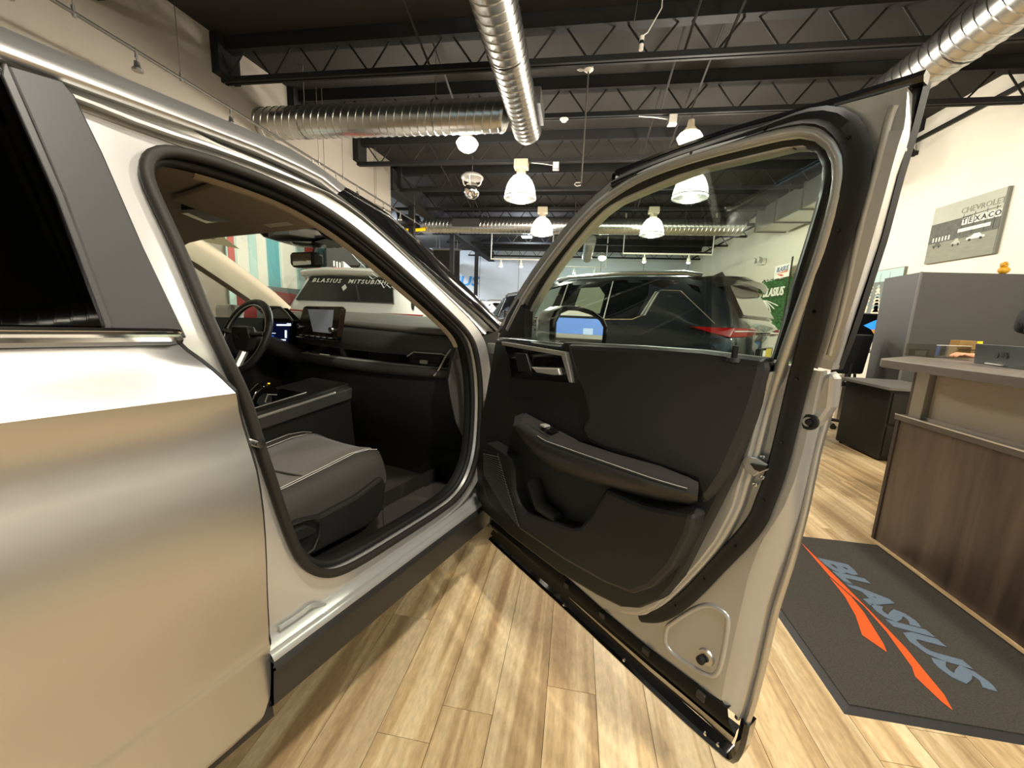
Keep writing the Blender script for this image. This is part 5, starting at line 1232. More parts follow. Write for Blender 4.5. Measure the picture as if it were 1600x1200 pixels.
for k in range(5): MB().box(0.02, 0.024, -0.75 + 0.1*k, -0.70 + 0.1*k, 1.97, 2.06).build('banner_bar', 'flag_white', bn)
mat('sign_blue', '#2f8fd6', 0.5)
q = ony(702, 439, YF - 0.03)
text_mesh('wall_lettering', 'BLASIUS', 0.66, 'sign_blue', None, ((q.x, YF - 0.03, q.z), (1, 0, 0), (0, 0, 1)), 0.02, shear=0.15, bold=0.012, fit=3.1)
tag(bpy.data.objects['wall_lettering'], 'large blue dealer name on the far wall', 'sign')
# tall grey banner hanging in the side hall
t = empty('hanging_screen', (-4.9, 14.5, 0), 0, 'dark projection screen hanging beside a steel column', 'screen')
MB().box(-0.5, 0.5, -0.03, 0.03, 2.0, 3.6).build('screen_cloth', 'joist_brown', t); MB().tube([(-0.55, 0, 3.62), (0.55, 0, 3.62)], 0.04, 8).build('screen_roller', 'steel', t)
for x in (-0.4, 0.4): MB().tube([(x, 0, 3.64), (x, 0, DECK)], 0.008, 5).build('screen_wire', 'wire', t)
# ================================================================== OTHER CARS
mat('lens_red', '#8a0e14', 0.12, 0, 0.6); mat('lens_clear', '#cfd3d6', 0.08, 0.3, 0.5); mat('rail_silver', '#b9bbbd', 0.25, 0.9)
glassmat('suv_glass', '#20262a', 0, 0.05)
mat('glass_dark', '#101213', 0.05, 0, 0.5); mat('glass_pale', '#76807c', 0.08, 0, 0.5)
def suv(name, label, loc, rz, paint, group=None, detail=True):
    t = empty(name, loc, rz, label, 'car', group)
    bp = lambda mb, n, m, par=None, **k: mb.build(n, m, par or t, **k)
    # stations: x, half width, roof z, roof half width, belt z
    ST = [(-2.20, 0.72, 1.16, 0.60, 1.02), (-2.12, 0.84, 1.24, 0.68, 1.12), (-2.0, 0.88, 1.42, 0.66, 1.16), (-1.80, 0.905, 1.66, 0.64, 1.18), (-1.5, 0.925, 1.715, 0.64, 1.19), (-0.8, 0.93, 1.74, 0.65, 1.18), (0.0, 0.93, 1.735, 0.645, 1.165), (0.4, 0.93, 1.70, 0.635, 1.155), (0.75, 0.93, 1.50, 0.66, 1.15), (1.15, 0.925, 1.20, 0.74, 1.12), (1.6, 0.91, 1.13, 0.74, 1.06), (1.95, 0.87, 1.05, 0.70, 0.98), (2.12, 0.78, 0.92, 0.62, 0.86), (2.2, 0.66, 0.76, 0.5, 0.72)]
    rows = []
    for (x, hw, rz_, rh, bz) in ST:
        zb = 0.30 if abs(x) < 1.95 else 0.36
        half = [(hw - 0.05, zb), (hw - 0.01, zb + 0.12), (hw, 0.62), (hw - 0.012, 0.86), (hw - 0.002, bz - 0.11), (hw - 0.05, bz), (rh + 0.03, rz_ - 0.05), (rh - 0.06, rz_ - 0.012), (rh * 0.5, rz_ - 0.002)]
        rows.append([(x, y, z) for y, z in half] + [(x, 0, rz_)] + [(x, -y, z) for y, z in half[::-1]])
    b = MB().loft(rows)
    b.f.append(list(range(len(rows[0])))); b.mi.append(0); b.f.append([(len(rows)-1)*len(rows[0]) + i for i in range(len(rows[0]))]); b.mi.append(0)
    bp(b, 'car_body', paint, smooth=True, angle=50)
    def S(x, f):         # a point on the greenhouse side: f 0 at the belt, 1 at the roof edge
        x = max(-2.2, min(2.2, x))
        for a, c in zip(ST, ST[1:]):
            if a[0] <= x <= c[0]:
                k = (x - a[0]) / (c[0] - a[0]); q = [a[i] + (c[i] - a[i]) * k for i in range(5)]; break
        y0, z0, y1, z1 = q[1] - 0.05, q[4], q[3] + 0.03, q[2] - 0.05
        return y0 + (y1 - y0) * f, z0 + (z1 - z0) * f
    def side_poly(pts, s, d): return [Vector((x, s * (S(x, f)[0] + d), S(x, f)[1])) for x, f in pts]
    for s in (1, -1):
        band = [(-1.92, .10), (-1.0, .03), (0.2, .015), (1.02, .02), (0.75, .42), (0.44, .93), (0.1, .96), (-0.7, .97), (-1.35, .96), (-1.66, .86), (-1.86, .30)]
        bp(MB().prism(side_poly(band, s, 0.003), side_poly(band, s, -0.01)), 'pillar_band', 'gloss_black')
        for n, m_, pts in (('side_window', 'glass_dark', [(-0.58, .07), (0.08, .05), (0.05, .90), (-0.56, .91)]), ('side_window', 'glass_pale', [(0.30, .06), (0.96, .06), (0.74, .38), (0.43, .86), (0.22, .90)]), ('quarter_window', 'glass_dark', [(-1.06, .08), (-0.68, .06), (-0.66, .90), (-1.10, .90), (-1.12, .60)])):
            o_ = bp(MB().prism(side_poly(pts, s, 0.006), side_poly(pts, s, -0.002)), n, m_)
        for pts in ([(-0.625, .02), (-0.605, .94)], [(0.13, .02), (0.11, .94)]):
            bp(MB().tube(side_poly(pts, s, 0.005), 0.008, 5), 'window_divider', 'satin_silver')
        bp(MB().tube(side_poly([(1.0, .0), (0.2, .0), (-0.6, .01), (-1.02, .03), (-1.14, .14), (-1.22, .66), (-1.27, .72), (-1.50, .70), (-1.92, .06)], s, 0.008), 0.009, 6), 'belt_trim', 'chrome')
        bp(MB().prism(side_poly([(-1.10, .12), (-1.16, .12), (-1.25, .70), (-1.20, .68)], s, 0.009), side_poly([(-1.10, .12), (-1.16, .12), (-1.25, .70), (-1.20, .68)], s, 0.0)), 'quarter_trim', 'satin_silver')
        for x in (-0.64, 0.13, 1.02):
            bp(MB().tube([(x, s*0.885, 1.13), (x + 0.02, s*0.931, 1.03), (x + 0.02, s*0.922, 0.85), (x, s*0.934, 0.62), (x, s*0.915, 0.42)], 0.005, 4), 'door_gap', 'black_plastic')
        for x in (-0.42, 0.36): bp(MB().tube([(x - 0.1, s*0.935, 0.99), (x - 0.05, s*0.962, 1.0), (x + 0.07, s*0.962, 1.0), (x + 0.11, s*0.935, 0.99)], 0.014, 6), 'door_handle', 'gloss_black' if paint == 'paint_dark' else paint, smooth=True)
        bp(MB().loft([[(x, s*(hw + 0.012), z) for (x, hw) in ((-1.95, 0.86), (-1.0, 0.92), (0, 0.925), (1.0, 0.92), (1.9, 0.86))] for hwd, z in ((0, 0.30), (0, 0.44))]), 'side_cladding', 'cladding_black', solid=0.02)
        bp(MB().tube([(-1.66, s*0.60, 1.695), (-1.45, s*0.605, 1.735), (-0.6, s*0.61, 1.765), (0.15, s*0.605, 1.75), (0.36, s*0.595, 1.71)], 0.028, 8), 'roof_rail', 'rail_silver', smooth=True)
        bp(MB().hexa([(0.86, s*0.93, 1.13), (1.0, s*0.93, 1.13), (0.98, s*1.12, 1.15), (0.90, s*1.12, 1.15), (0.86, s*0.93, 1.2), (1.0, s*0.93, 1.2), (0.98, s*1.12, 1.27), (0.90, s*1.12, 1.27)]), 'side_mirror', paint, bevel=0.03)
        # lamps
        tl = [(-2.12, s*0.85, 1.145), (-2.20, s*0.72, 1.145), (-2.225, s*0.50, 1.14), (-2.225, s*0.50, 1.085), (-2.20, s*0.73, 1.06), (-2.09, s*0.885, 1.05), (-1.95, s*0.915, 1.085), (-1.74, s*0.925, 1.14)]
        bp(MB().prism(tl, [(x*0.96, y*0.96, z) for x, y, z in tl]), 'tail_lamp', 'lens_red', bevel=0.006)
        tl2 = [(-2.232, s*0.52, 1.115), (-2.205, s*0.73, 1.115), (-2.12, s*0.86, 1.11)]
        bp(MB().tube(tl2, 0.008, 5), 'tail_lamp_bar', 'lens_clear')
        bp(MB().hexa([(2.02, s*0.60, 0.80), (2.16, s*0.60, 0.80), (2.06, s*0.83, 0.82), (1.9, s*0.88, 0.82), (2.0, s*0.60, 0.92), (2.13, s*0.60, 0.90), (2.02, s*0.83, 0.93), (1.86, s*0.88, 0.95)]), 'head_lamp', 'lens_clear', bevel=0.01)
        # wheel arches and wheels
        for x in (-1.32, 1.36):
            bp(MB().tube([(x + 0.41*math.cos(a), s*0.925, 0.36 + 0.41*math.sin(a)) for a in [math.pi*k/14 for k in range(15)]], 0.045, 6, flat=0.5), 'wheel_arch', 'cladding_black', smooth=True)
            wheel(t, x, s*0.85, s, None)
    # rear glass, spoiler, plate, bumper
    rg_ = [(-1.90, 0.56, 1.58), (-1.90, -0.56, 1.58), (-2.10, -0.66, 1.26), (-2.10, 0.66, 1.26)]
    bp(MB().prism([(x - 0.03, y, z + 0.01) for x, y, z in rg_], [(x + 0.04, y, z - 0.02) for x, y, z in rg_]), 'rear_window', 'glass_dark', bevel=0.01)
    spo = [[(x, y, z) for x, z in ((-1.62, 1.70), (-1.80, 1.715), (-2.0, 1.70), (-2.07, 1.66), (-2.05, 1.615), (-1.93, 1.60), (-1.78, 1.62))] for y in (-0.66, -0.6, -0.3, 0.0, 0.3, 0.6, 0.66)]
    spo = [[(x + 0.06 * abs(y / 0.66) ** 3, y, z - 0.035 * abs(y / 0.66) ** 4) for x, y, z in r] for r in spo]
    sm = MB().loft(spo, closed_v=True); sm.f.append(list(range(7))); sm.mi.append(0); sm.f.append([42 + i for i in range(7)]); sm.mi.append(0)
    bp(sm, 'spoiler', 'gloss_black' if paint == 'paint_dark' else paint, smooth=True, angle=60)
    bp(MB().hexa([(-2.27, -0.74, 0.34), (-2.0, -0.86, 0.32), (-2.0, 0.86, 0.32), (-2.27, 0.74, 0.34), (-2.27, -0.76, 0.60), (-2.0, -0.88, 0.66), (-2.0, 0.88, 0.66), (-2.27, 0.76, 0.60)]), 'rear_bumper', 'cladding_black', bevel=0.03)
    bp(MB().box(-2.235, -2.19, -0.27, 0.27, 0.78, 0.93), 'plate_recess', 'black_plastic', bevel=0.005)
    bp(MB().box(-2.245, -2.23, -0.16, 0.16, 0.79, 0.91), 'license_plate', 'flag_white', bevel=0.004)
    bp(MB().tube([(-2.215, -0.5, 1.10), (-2.235, 0, 1.10), (-2.215, 0.5, 1.10)], 0.012, 5), 'tailgate_strip', 'chrome')
    wsh = [(0.46, 0.58, 1.665), (0.46, -0.58, 1.665), (1.10, -0.72, 1.235), (1.10, 0.72, 1.235)]
    bp(MB().prism([(x + 0.02, y, z + 0.02) for x, y, z in wsh], [(x - 0.05, y, z - 0.05) for x, y, z in wsh]), 'windshield', 'glass_dark', bevel=0.006)
    bp(MB().hexa([(1.95, -0.62, 0.45), (2.22, -0.55, 0.45), (2.22, 0.55, 0.45), (1.95, 0.62, 0.45), (2.0, -0.55, 0.82), (2.19, -0.5, 0.78), (2.19, 0.5, 0.78), (2.0, 0.55, 0.82)]), 'grille', 'black_plastic', bevel=0.01)
    bp(MB().prism([(-1.72, 0.0, 1.72), (-1.52, 0.0, 1.735), (-1.66, 0.0, 1.80)], [(-1.72, 0.025, 1.72), (-1.52, 0.025, 1.735), (-1.66, 0.012, 1.80)]), 'roof_antenna', 'black_plastic')
    t.scale = (1.08, 1.08, 1.08)
    return t
H1 = math.radians(144); hd1 = Vector((math.cos(H1), math.sin(H1), 0)); rt1 = Vector((math.sin(H1), -math.cos(H1), 0))
rl = Vector((1.70, 4.45, 0)); c1 = rl + hd1 * 2.36 + rt1 * 1.0
ds = suv('dark_suv', 'dark grey suv seen through the open door window, nose to the left', (c1.x, c1.y, 0), H1, 'paint_dark')
# window sticker on its rear side glass, paper plate tag
stk = [(-0.55, .14), (-0.12, .12), (-0.14, .80), (-0.54, .82)]
mat('sticker_paper', '#7f8571', 0.8)
def sside(x, f): return Vector((x, 0.88 + (0.675 - 0.88)*f + 0.008, 1.18 + (1.685 - 1.18)*f))
MB().prism([sside(*q) for q in stk], [sside(*q) - Vector((0, 0.004, 0)) for q in stk]).build('window_sticker', 'sticker_paper', ds)
mat('tag_yellow', '#d8c455', 0.8)
MB().box(-2.262, -2.246, -0.10, 0.08, 0.79, 0.93).build('price_tag', 'tag_yellow', ds)
H2 = math.radians(92.5); hd2 = Vector((math.cos(H2), math.sin(H2), 0)); c2 = Vector((-3.16, 4.95, 0)) + hd2 * 2.38
wsv = suv('white_suv', 'white suv with the dealer name across its rear window, seen through the windshield', (c2.x, c2.y, 0), H2, 'paint_white')
n_ = Vector((-2.13 + 1.93, 0, 1.27 - 1.59)); n_ = Vector((0.2, 0, 0.32)).normalized()
def rear_txt(body, y, f, size, name='rear_lettering', **k):
    base_ = Vector((-2.143 + 0.2*f, y, 1.272 + 0.32*f))
    return text_mesh(name, body, size, 'flag_white', wsv, (base_, (0, -1, 0), tuple(n_)), 0.0015, **k)
rear_txt('BLASIUS', 0.31, 0.80, 0.085, shear=0.2, space=1.35, bold=0.002)
rear_txt('MITSUBISHI', -0.26, 0.80, 0.085, shear=0.2, space=1.3, bold=0.002)
em = MB(); eb = Vector((-2.145 + 0.2*0.55, 0.04, 1.272 + 0.32*0.55))
dm = [eb + n_*0.05, eb + Vector((0, -0.035, 0)), eb - n_*0.05, eb + Vector((0, 0.035, 0))]
em.prism(dm, [p + Vector((0.006, 0, -0.004)) for p in dm]); em.build('rear_diamond_decal', 'flag_white', wsv)
for y, zz in ((0.45, 1.79), (-0.45, 1.79)): MB().box(-0.9, -0.2, y - 0.04, y + 0.04, zz - 0.02, zz + 0.05).build('rack_foot', 'black_plastic', wsv, bevel=0.01)
for x in (-1.0, -0.1): MB().tube([(x, -0.62, 1.83), (x, 0.62, 1.83)], 0.02, 6).build('roof_crossbar', 'black_plastic', wsv)
MB().prism([(-1.8, 0.2, 1.8), (-1.6, 0.2, 1.74), (-1.8, 0.2, 1.72)], [(-1.8, 0.17, 1.8), (-1.6, 0.17, 1.74), (-1.8, 0.17, 1.72)]).build('antenna_fin', 'paint_white', wsv)
sc2 = MB()
for st_ in ([(-0.3, .3), (-0.25, .6), (-0.18, .3), (-0.10, .55), (-0.02, .3)], [(0.2, .3), (0.3, .55), (0.38, .35), (0.28, .3), (0.45, .5), (0.5, .3)]):
    sc2.tube([Vector((x, -sside(x, f).y - 0.002, sside(x, f).z)) for x, f in st_], 0.008, 4)
sc2.build('marker_writing', 'marker_white', wsv)
suv('white_suv', 'white suv parked far back beside the dark front pillar', (-3.1, 16.9, 0), math.radians(60), 'paint_white')
suv('black_suv', 'black suv between the front pillar and the open door frame', (-1.3, 11.4, 0), math.radians(120), 'paint_dark')
# ================================================================== RECEPTION SIDE
def wood_panel(name, c0, c1, axis_scale):
    m = bpy.data.materials.new(name); m.use_nodes = True; nt = m.node_tree; N = nt.nodes; L = nt.links; b = N['Principled BSDF']
    tc = N.new('ShaderNodeTexCoord'); mp = N.new('ShaderNodeMapping'); mp.inputs['Scale'].default_value = axis_scale
    nz = N.new('ShaderNodeTexNoise'); nz.inputs['Scale'].default_value = 1.0; nz.inputs['Detail'].default_value = 6; nz.inputs['Distortion'].default_value = 0.8
    cr = N.new('ShaderNodeValToRGB'); e = cr.color_ramp.elements; e[0].position = 0.32; e[0].color = lin(c0); e[1].position = 0.68; e[1].color = lin(c1)
    L.new(tc.outputs['Object'], mp.inputs[0]); L.new(mp.outputs[0], nz.inputs['Vector']); L.new(nz.outputs['Fac'], cr.inputs[0]); L.new(cr.outputs[0], b.inputs['Base Color'])
    b.inputs['Roughness'].default_value = 0.38
    M[name] = m
wood_panel('desk_wood', '#3d3128', '#5e4f40', (12, 12, 0.8))
wood_panel('top_laminate', '#4b443d', '#655d54', (16, 2, 10))
mat('desk_beige', '#9b9180', 0.45); mat('alu_post', '#a29a8c', 0.35, 0.6); mat('desk_edge', '#3b3027', 0.5)
dk = empty('reception_desk', (2.3, 0.9, 0), 0, 'reception desk with dark wood front and grey raised counter top', 'desk')
def dp(mb, name, m, **k): return mb.build(name, m, dk, xf=lambda x, y, z: (x - 2.3, y - 0.9, z), **k)
dp(MB().box(1.90, 1.93, -1.5, 2.54, 0.0, 0.755), 'front_panel', 'desk_wood')
dp(MB().box(1.893, 1.935, 2.54, 2.562, 0.0, 0.76), 'panel_edge', 'desk_edge', bevel=0.002)
dp(MB().box(1.935, 2.75, 2.53, 2.56, 0.0, 1.06), 'end_panel', 'desk_wood')
dp(MB().box(1.885, 1.99, -1.5, 2.565, 0.755, 0.785), 'ledge', 'top_laminate', bevel=0.002)
dp(MB().box(1.884, 1.888, -1.5, 2.565, 0.783, 0.789), 'ledge_edge', 'satin_silver')
dp(MB().box(1.955, 1.975, -1.5, 2.44, 0.785, 1.06), 'upper_panel', 'desk_beige')
dp(MB().box(1.925, 1.985, 2.45, 2.53, 0.785, 1.06), 'counter_post', 'alu_post', bevel=0.003)
dp(MB().box(1.945, 1.955, -1.5, 2.45, 0.785, 0.80), 'panel_channel', 'alu_post')
tpoly = [(1.76, -1.5), (1.76, 2.56), (1.82, 2.66), (2.3, 3.1), (2.9, 3.55), (3.0, 3.55), (2.78, 2.9), (2.78, -1.5)]
dp(MB().prism([(x, y, 1.10) for x, y in tpoly], [(x, y, 1.055) for x, y in tpoly]), 'counter_top', 'top_laminate', bevel=0.003)
dp(MB().box(2.6, 2.66, 3.0, 3.06, 0, 1.06), 'counter_leg', 'black_plastic')
# mat
def mat_rug():
    m = mat('mat_carpet', '#403c35', 1.0, 0, 0, 0.5, 150, 1.0, stretch=(1, 3.5, 1)); return m
mat_rug(); mat('mat_orange', '#e8591d', 0.95, 0, 0, 0.12, 300, 0.5); mat('mat_blue', '#61707f', 0.95, 0, 0, 0.15, 300, 0.5); mat('mat_rubber', '#2b2a29', 0.6)
mx0, mx1, my0, my1 = 0.965, 1.868, 1.262, 2.47
mt = empty('entrance_mat', ((mx0 + mx1)/2, (my0 + my1)/2, 0), 0, 'charcoal floor mat with the dealer name and an orange swoosh', 'mat')
def mp_(mb, name, m, **k): return mb.build(name, m, mt, xf=lambda x, y, z: (x - (mx0 + mx1)/2, y - (my0 + my1)/2, z), **k)
mp_(MB().hexa([(mx0, my0, 0.0), (mx1, my0, 0.0), (mx1, my1, 0.0), (mx0, my1, 0.0), (mx0 + 0.025, my0 + 0.025, 0.009), (mx1 - 0.025, my0 + 0.025, 0.009), (mx1 - 0.025, my1 - 0.025, 0.009), (mx0 + 0.025, my1 - 0.025, 0.009)]), 'mat_border', 'mat_rubber')
mp_(MB().box(mx0 + 0.03, mx1 - 0.03, my0 + 0.03, my1 - 0.03, 0.005, 0.012), 'mat_pile', 'mat_carpet')
def mfloor(l, z): return [onzw(x, y, z) for x, y in l]
sw1 = [(1250,846),(1317,912),(1360,955),(1415,1012),(1450,1055),(1475,1085),(1489,1110),(1472,1097),(1430,1057),(1425,1042),(1385,987),(1350,947),(1330,930),(1296,900)]
sw2 = [(1296,902),(1330,932),(1350,957),(1380,1005),(1386,1019),(1347,992),(1337,962),(1320,932)]
for s in (sw1, sw2):
    mp_(MB().prism(mfloor(s, 0.0135), mfloor(s, 0.010)), 'mat_swoosh', 'mat_orange')
a_, b_ = onzw(1273, 868, 0.0135), onzw(1505, 1078, 0.0135)
d_ = (b_ - a_).normalized(); upv = Vector((0, 0, 1)).cross(d_)
mid = (a_ + b_) / 2 + upv * 0.058 - d_ * 0.012
text_mesh('mat_lettering', 'BLASIUS', 0.165, 'mat_blue', mt, (mid - Vector(((mx0 + mx1)/2, (my0 + my1)/2, 0)), d_, upv), 0.0015, shear=0.25, bold=0.008, fit=(b_ - a_).length - 0.03)
# grey partition
pa = empty('office_partition', (3.64, 5.0, 0), 0, 'tall dark grey office partition behind the reception desk', 'partition')
K = ony(1440, 425, 5.0); ZP = K.z
pl = [(K.x, 5.0), (5.15, 5.0), (5.15, 5.06), (K.x + 0.06, 5.06), (K.x + 0.16, 5.64), (K.x + 0.10, 5.66)]
mat('partition_gray', '#3d3c39', 0.6, 0, 0, 0.03, 30)
MB().prism([(x - 3.64, y - 5, ZP) for x, y in pl[:4]], [(x - 3.64, y - 5, 0) for x, y in pl[:4]]).build('front_panel', 'partition_gray', pa)
l2 = [pl[0], pl[3], pl[4], pl[5]]
MB().prism([(x - 3.64, y - 5, ZP) for x, y in l2], [(x - 3.64, y - 5, 0) for x, y in l2]).build('side_panel', 'partition_gray', pa)
MB().tube([(K.x - 3.64, 0, 0), (K.x - 3.64, 0, ZP + 0.003)], 0.012, 6).build('corner_trim', 'gray_laminate', pa)
# black file cabinet with a grey top
cb_ = empty('file_cabinet', (3.27, 4.54, 0), 0, 'black low file cabinet with a grey overhanging top', 'cabinet')
mat('cabinet_black', '#1b1c18', 0.45)
MB().box(-0.24, 0.24, -0.32, 0.32, 0.02, 0.715).build('cabinet_body', 'cabinet_black', cb_, bevel=0.005)
MB().box(-0.30, 0.30, -0.38, 0.36, 0.715, 0.745).build('cabinet_top', 'gray_laminate', cb_, bevel=0.003)
for z in (0.05, 0.38): MB().box(-0.22, 0.22, -0.335, -0.32, z, z + 0.30).build('cabinet_drawer', 'cabinet_black', cb_, bevel=0.004)
for z in (0.30, 0.63): MB().tube([(-0.07, -0.345, z), (0.07, -0.345, z)], 0.006, 6).build('drawer_pull', 'steel', cb_)
for x in (-0.2, 0.2):
    for y in (-0.28, 0.28): MB().lathe([(0, 0), (0.02, 0), (0.02, 0.025), (0, 0.025)], 10, (x, y, 0)).build('cabinet_foot', 'black_plastic', cb_)
mat('box_orange', '#d99a3a', 0.8)
bx = empty('cardboard_box', (3.42, 3.86, 0), 0.1, 'grey carton with an orange side standing by the black cabinet', 'box')
MB().box(-0.10, 0.22, -0.14, 0.14, 0.0, 0.66).build('carton', 'gray_laminate', bx, bevel=0.004); MB().box(-0.112, -0.10, -0.14, 0.14, 0.10, 0.64).build('carton_side', 'box_orange', bx)
MB().box(-0.05, 0.06, -0.145, -0.14, 0.38, 0.5).build('carton_label', 'paper', bx)
# back desk with monitor and chair
q = ony(1350, 512, 6.3)
bd = empty('back_desk', (q.x + 0.45, 6.45, 0), 0, 'white work desk behind the grey partition', 'desk')
MB().box(-0.75, 0.4, -0.4, 0.45, 0.97, 1.0).build('desk_top', 'white_plastic', bd, bevel=0.004)
for x in (-0.7, 0.35):
    for y in (-0.35, 0.4): MB().box(x - 0.025, x + 0.025, y - 0.025, y + 0.025, 0, 0.97).build('desk_leg', 'steel', bd)
mo = empty('monitor', (q.x, 6.3, 1.0), 0, 'desktop monitor showing a blue and orange picture on black', 'monitor')
mat('screen_black', '#0a0a0c', 0.1, emit='#0a0a0c', estr=0.3); mat('screen_blue', '#2f8de0', 0.3, emit='#2f8de0', estr=0.9); mat('screen_sand', '#c98d4a', 0.3, emit='#c98d4a', estr=0.7)
W2 = 0.34; zc = q.z - 1.0
MB().box(-W2, W2, -0.01, 0.02, zc - 0.2, zc + 0.2).build('monitor_case', 'black_plastic', mo, bevel=0.006)
MB().box(-W2 + 0.015, W2 - 0.015, -0.014, -0.01, zc - 0.185, zc + 0.185).build('monitor_screen', 'screen_black', mo)
MB().prism([(x, -0.018, zc + z) for x, z in ((-0.02, 0.03), (0.10, 0.10), (0.22, 0.15), (0.31, 0.15), (0.31, -0.02), (0.08, -0.02))], [(x, -0.014, zc + z) for x, z in ((-0.02, 0.03), (0.10, 0.10), (0.22, 0.15), (0.31, 0.15), (0.31, -0.02), (0.08, -0.02))]).build('screen_picture', 'screen_blue', mo)
MB().prism([(x, -0.018, zc + z) for x, z in ((0.08, -0.02), (0.31, -0.02), (0.31, -0.13), (0.16, -0.12))], [(x, -0.014, zc + z) for x, z in ((0.08, -0.02), (0.31, -0.02), (0.31, -0.13), (0.16, -0.12))]).build('screen_picture', 'screen_sand', mo)
MB().box(-0.16, -0.06, -0.018, -0.014, zc - 0.12, zc - 0.10).build('screen_caption', 'display_white', mo)
MB().box(-0.02, 0.02, 0.0, 0.03, 0.01, zc).build('monitor_neck', 'black_plastic', mo)
MB().lathe([(0, 0), (0.12, 0), (0.12, 0.008), (0, 0.012)], 20).build('monitor_base', 'black_plastic', mo, True)
def office_chair(x, y, rz, lab):
    c = empty('office_chair', (x, y, 0), rz, lab, 'chair')
    for k in range(5):
        a = 2*math.pi*k/5; MB().tube([(0, 0, 0.09), (0.28*math.cos(a), 0.28*math.sin(a), 0.06)], [0.03, 0.018], 6).build('base_arm', 'black_plastic', c)
        MB().lathe([(0, -0.02), (0.03, -0.018), (0.03, 0.018), (0, 0.02)], 10, (0.28*math.cos(a), 0.28*math.sin(a), 0.03), 'x').build('caster', 'black_plastic', c, True)
    MB().tube([(0, 0, 0.08), (0, 0, 0.55)], 0.03, 8).build('gas_lift', 'steel', c)
    MB().hexa([(-0.24, -0.24, 0.55), (0.24, -0.24, 0.55), (0.22, 0.24, 0.55), (-0.22, 0.24, 0.55), (-0.25, -0.25, 0.64), (0.25, -0.25, 0.64), (0.23, 0.25, 0.63), (-0.23, 0.25, 0.63)]).build('seat', 'black_plastic', c, bevel=0.03)
    MB().hexa([(-0.22, 0.20, 0.72), (0.22, 0.20, 0.72), (0.22, 0.26, 0.72), (-0.22, 0.26, 0.72), (-0.2, 0.28, 1.22), (0.2, 0.28, 1.22), (0.2, 0.33, 1.22), (-0.2, 0.33, 1.22)]).build('backrest', 'black_plastic', c, bevel=0.025)
    MB().tube([(0, 0.1, 0.57), (0, 0.27, 0.62), (0, 0.28, 0.85)], 0.02, 6).build('back_bracket', 'black_plastic', c)
    for s in (-1, 1): MB().tube([(s*0.24, 0.1, 0.58), (s*0.29, 0.1, 0.65), (s*0.29, 0.08, 0.82), (s*0.28, -0.12, 0.82)], 0.018, 6).build('armrest', 'black_plastic', c)
    return c
qc = ony(1330, 560, 5.3)
office_chair(qc.x + 0.05, 5.75, math.pi + 0.3, 'black office chair beside the low file cabinet')
# things on the counter
def thing_at(name, px, py, z, lab, cat, rz=0.0):
    p = onzw(px, py, z); return empty(name, (p.x, p.y, z), rz, lab, cat)
LB0, LB1 = onzw(1521, 567, 1.10), onzw(1612, 580, 1.10)
ld = (LB1 - LB0); la = math.atan2(ld.y, ld.x); lw = 0.42
lt = empty('laptop', (LB0.x + math.cos(la)*lw/2, LB0.y + math.sin(la)*lw/2, 1.10), la, 'dark grey open laptop on the reception counter, back of lid showing', 'laptop')
mat('laptop_gray', '#3c3f3d', 0.45, 0.3)
MB().prism([(-lw/2, 0.0, 0.006), (lw/2, 0.0, 0.006), (lw/2 - 0.004, -0.012, 0.112), (-lw/2 + 0.004, -0.012, 0.112)], [(-lw/2, 0.008, 0.006), (lw/2, 0.008, 0.006), (lw/2 - 0.004, -0.004, 0.112), (-lw/2 + 0.004, -0.004, 0.112)]).build('laptop_lid', 'laptop_gray', lt, bevel=0.002)
MB().box(-lw/2, lw/2, 0.0, 0.26, 0.0, 0.014).build('laptop_base', 'laptop_gray', lt, bevel=0.003)
MB().box(-0.08, 0.06, -0.012, -0.002, 0.006, 0.012).build('hinge_strip', 'satin_silver', lt)
text_mesh('lid_logo', 'LG', 0.04, 'black_plastic', lt, ((0.06, -0.0105, 0.06), (1, 0, 0), (0, -0.11, 1)), 0.0006, bold=0.002)
MB().lathe([(0.0, -0.0135), (0.017, -0.0135), (0.017, -0.009)], 16, (-0.005, 0.005, 0.06), 'y').build('lid_emblem', 'black_plastic', lt)
ct = thing_at('card_stack_box', 1500, 557, 1.10, 'small tan cardboard box on the reception counter beside the hand', 'box', 0.3)
mat('tan_card', '#8a6c38', 0.8)
MB().box(-0.075, 0.075, -0.03, 0.03, 0.0, 0.12).build('box_body', 'tan_card', ct, bevel=0.004); MB().box(-0.07, 0.07, -0.034, -0.03, 0.05, 0.055).build('box_flap_line', 'desk_edge', ct)
hl_ = empty('highlighter', (ct.location.x + 0.14, ct.location.y + 0.04, 1.10), 0, 'yellow tipped marker standing behind the tan box', 'marker')
MB().tube([(0, 0, 0), (0, 0, 0.09)], 0.012, 8).build('marker_body', 'black_plastic', hl_, True); mat('cap_yellow', '#f2e21a', 0.5); MB().tube([(0, 0, 0.088), (0, 0, 0.118)], 0.014, 8).build('marker_cap', 'cap_yellow', hl_, True)
ay = thing_at('acrylic_tray', 1462, 558, 1.10, 'clear acrylic tray left of the tan box on the counter', 'tray', 0.3)
glassmat('acrylic', '#f1f0eb', 0.0, 0.05)
MB().box(-0.14, 0.14, -0.09, 0.09, 0.0, 0.006).build('tray_floor', 'acrylic', ay)
for (a, b, c, d) in ((-0.14, 0.14, -0.09, -0.086), (-0.14, 0.14, 0.086, 0.09), (-0.14, -0.136, -0.09, 0.09), (0.136, 0.14, -0.09, 0.09)): MB().box(a, b, c, d, 0.006, 0.085).build('tray_wall', 'acrylic', ay)
MB().tube([(-0.14, -0.088, 0.085), (0.14, -0.088, 0.085)], 0.002, 4).build('tray_edge', 'white_plastic', ay)
p = ony(1568, 424, 5.03)
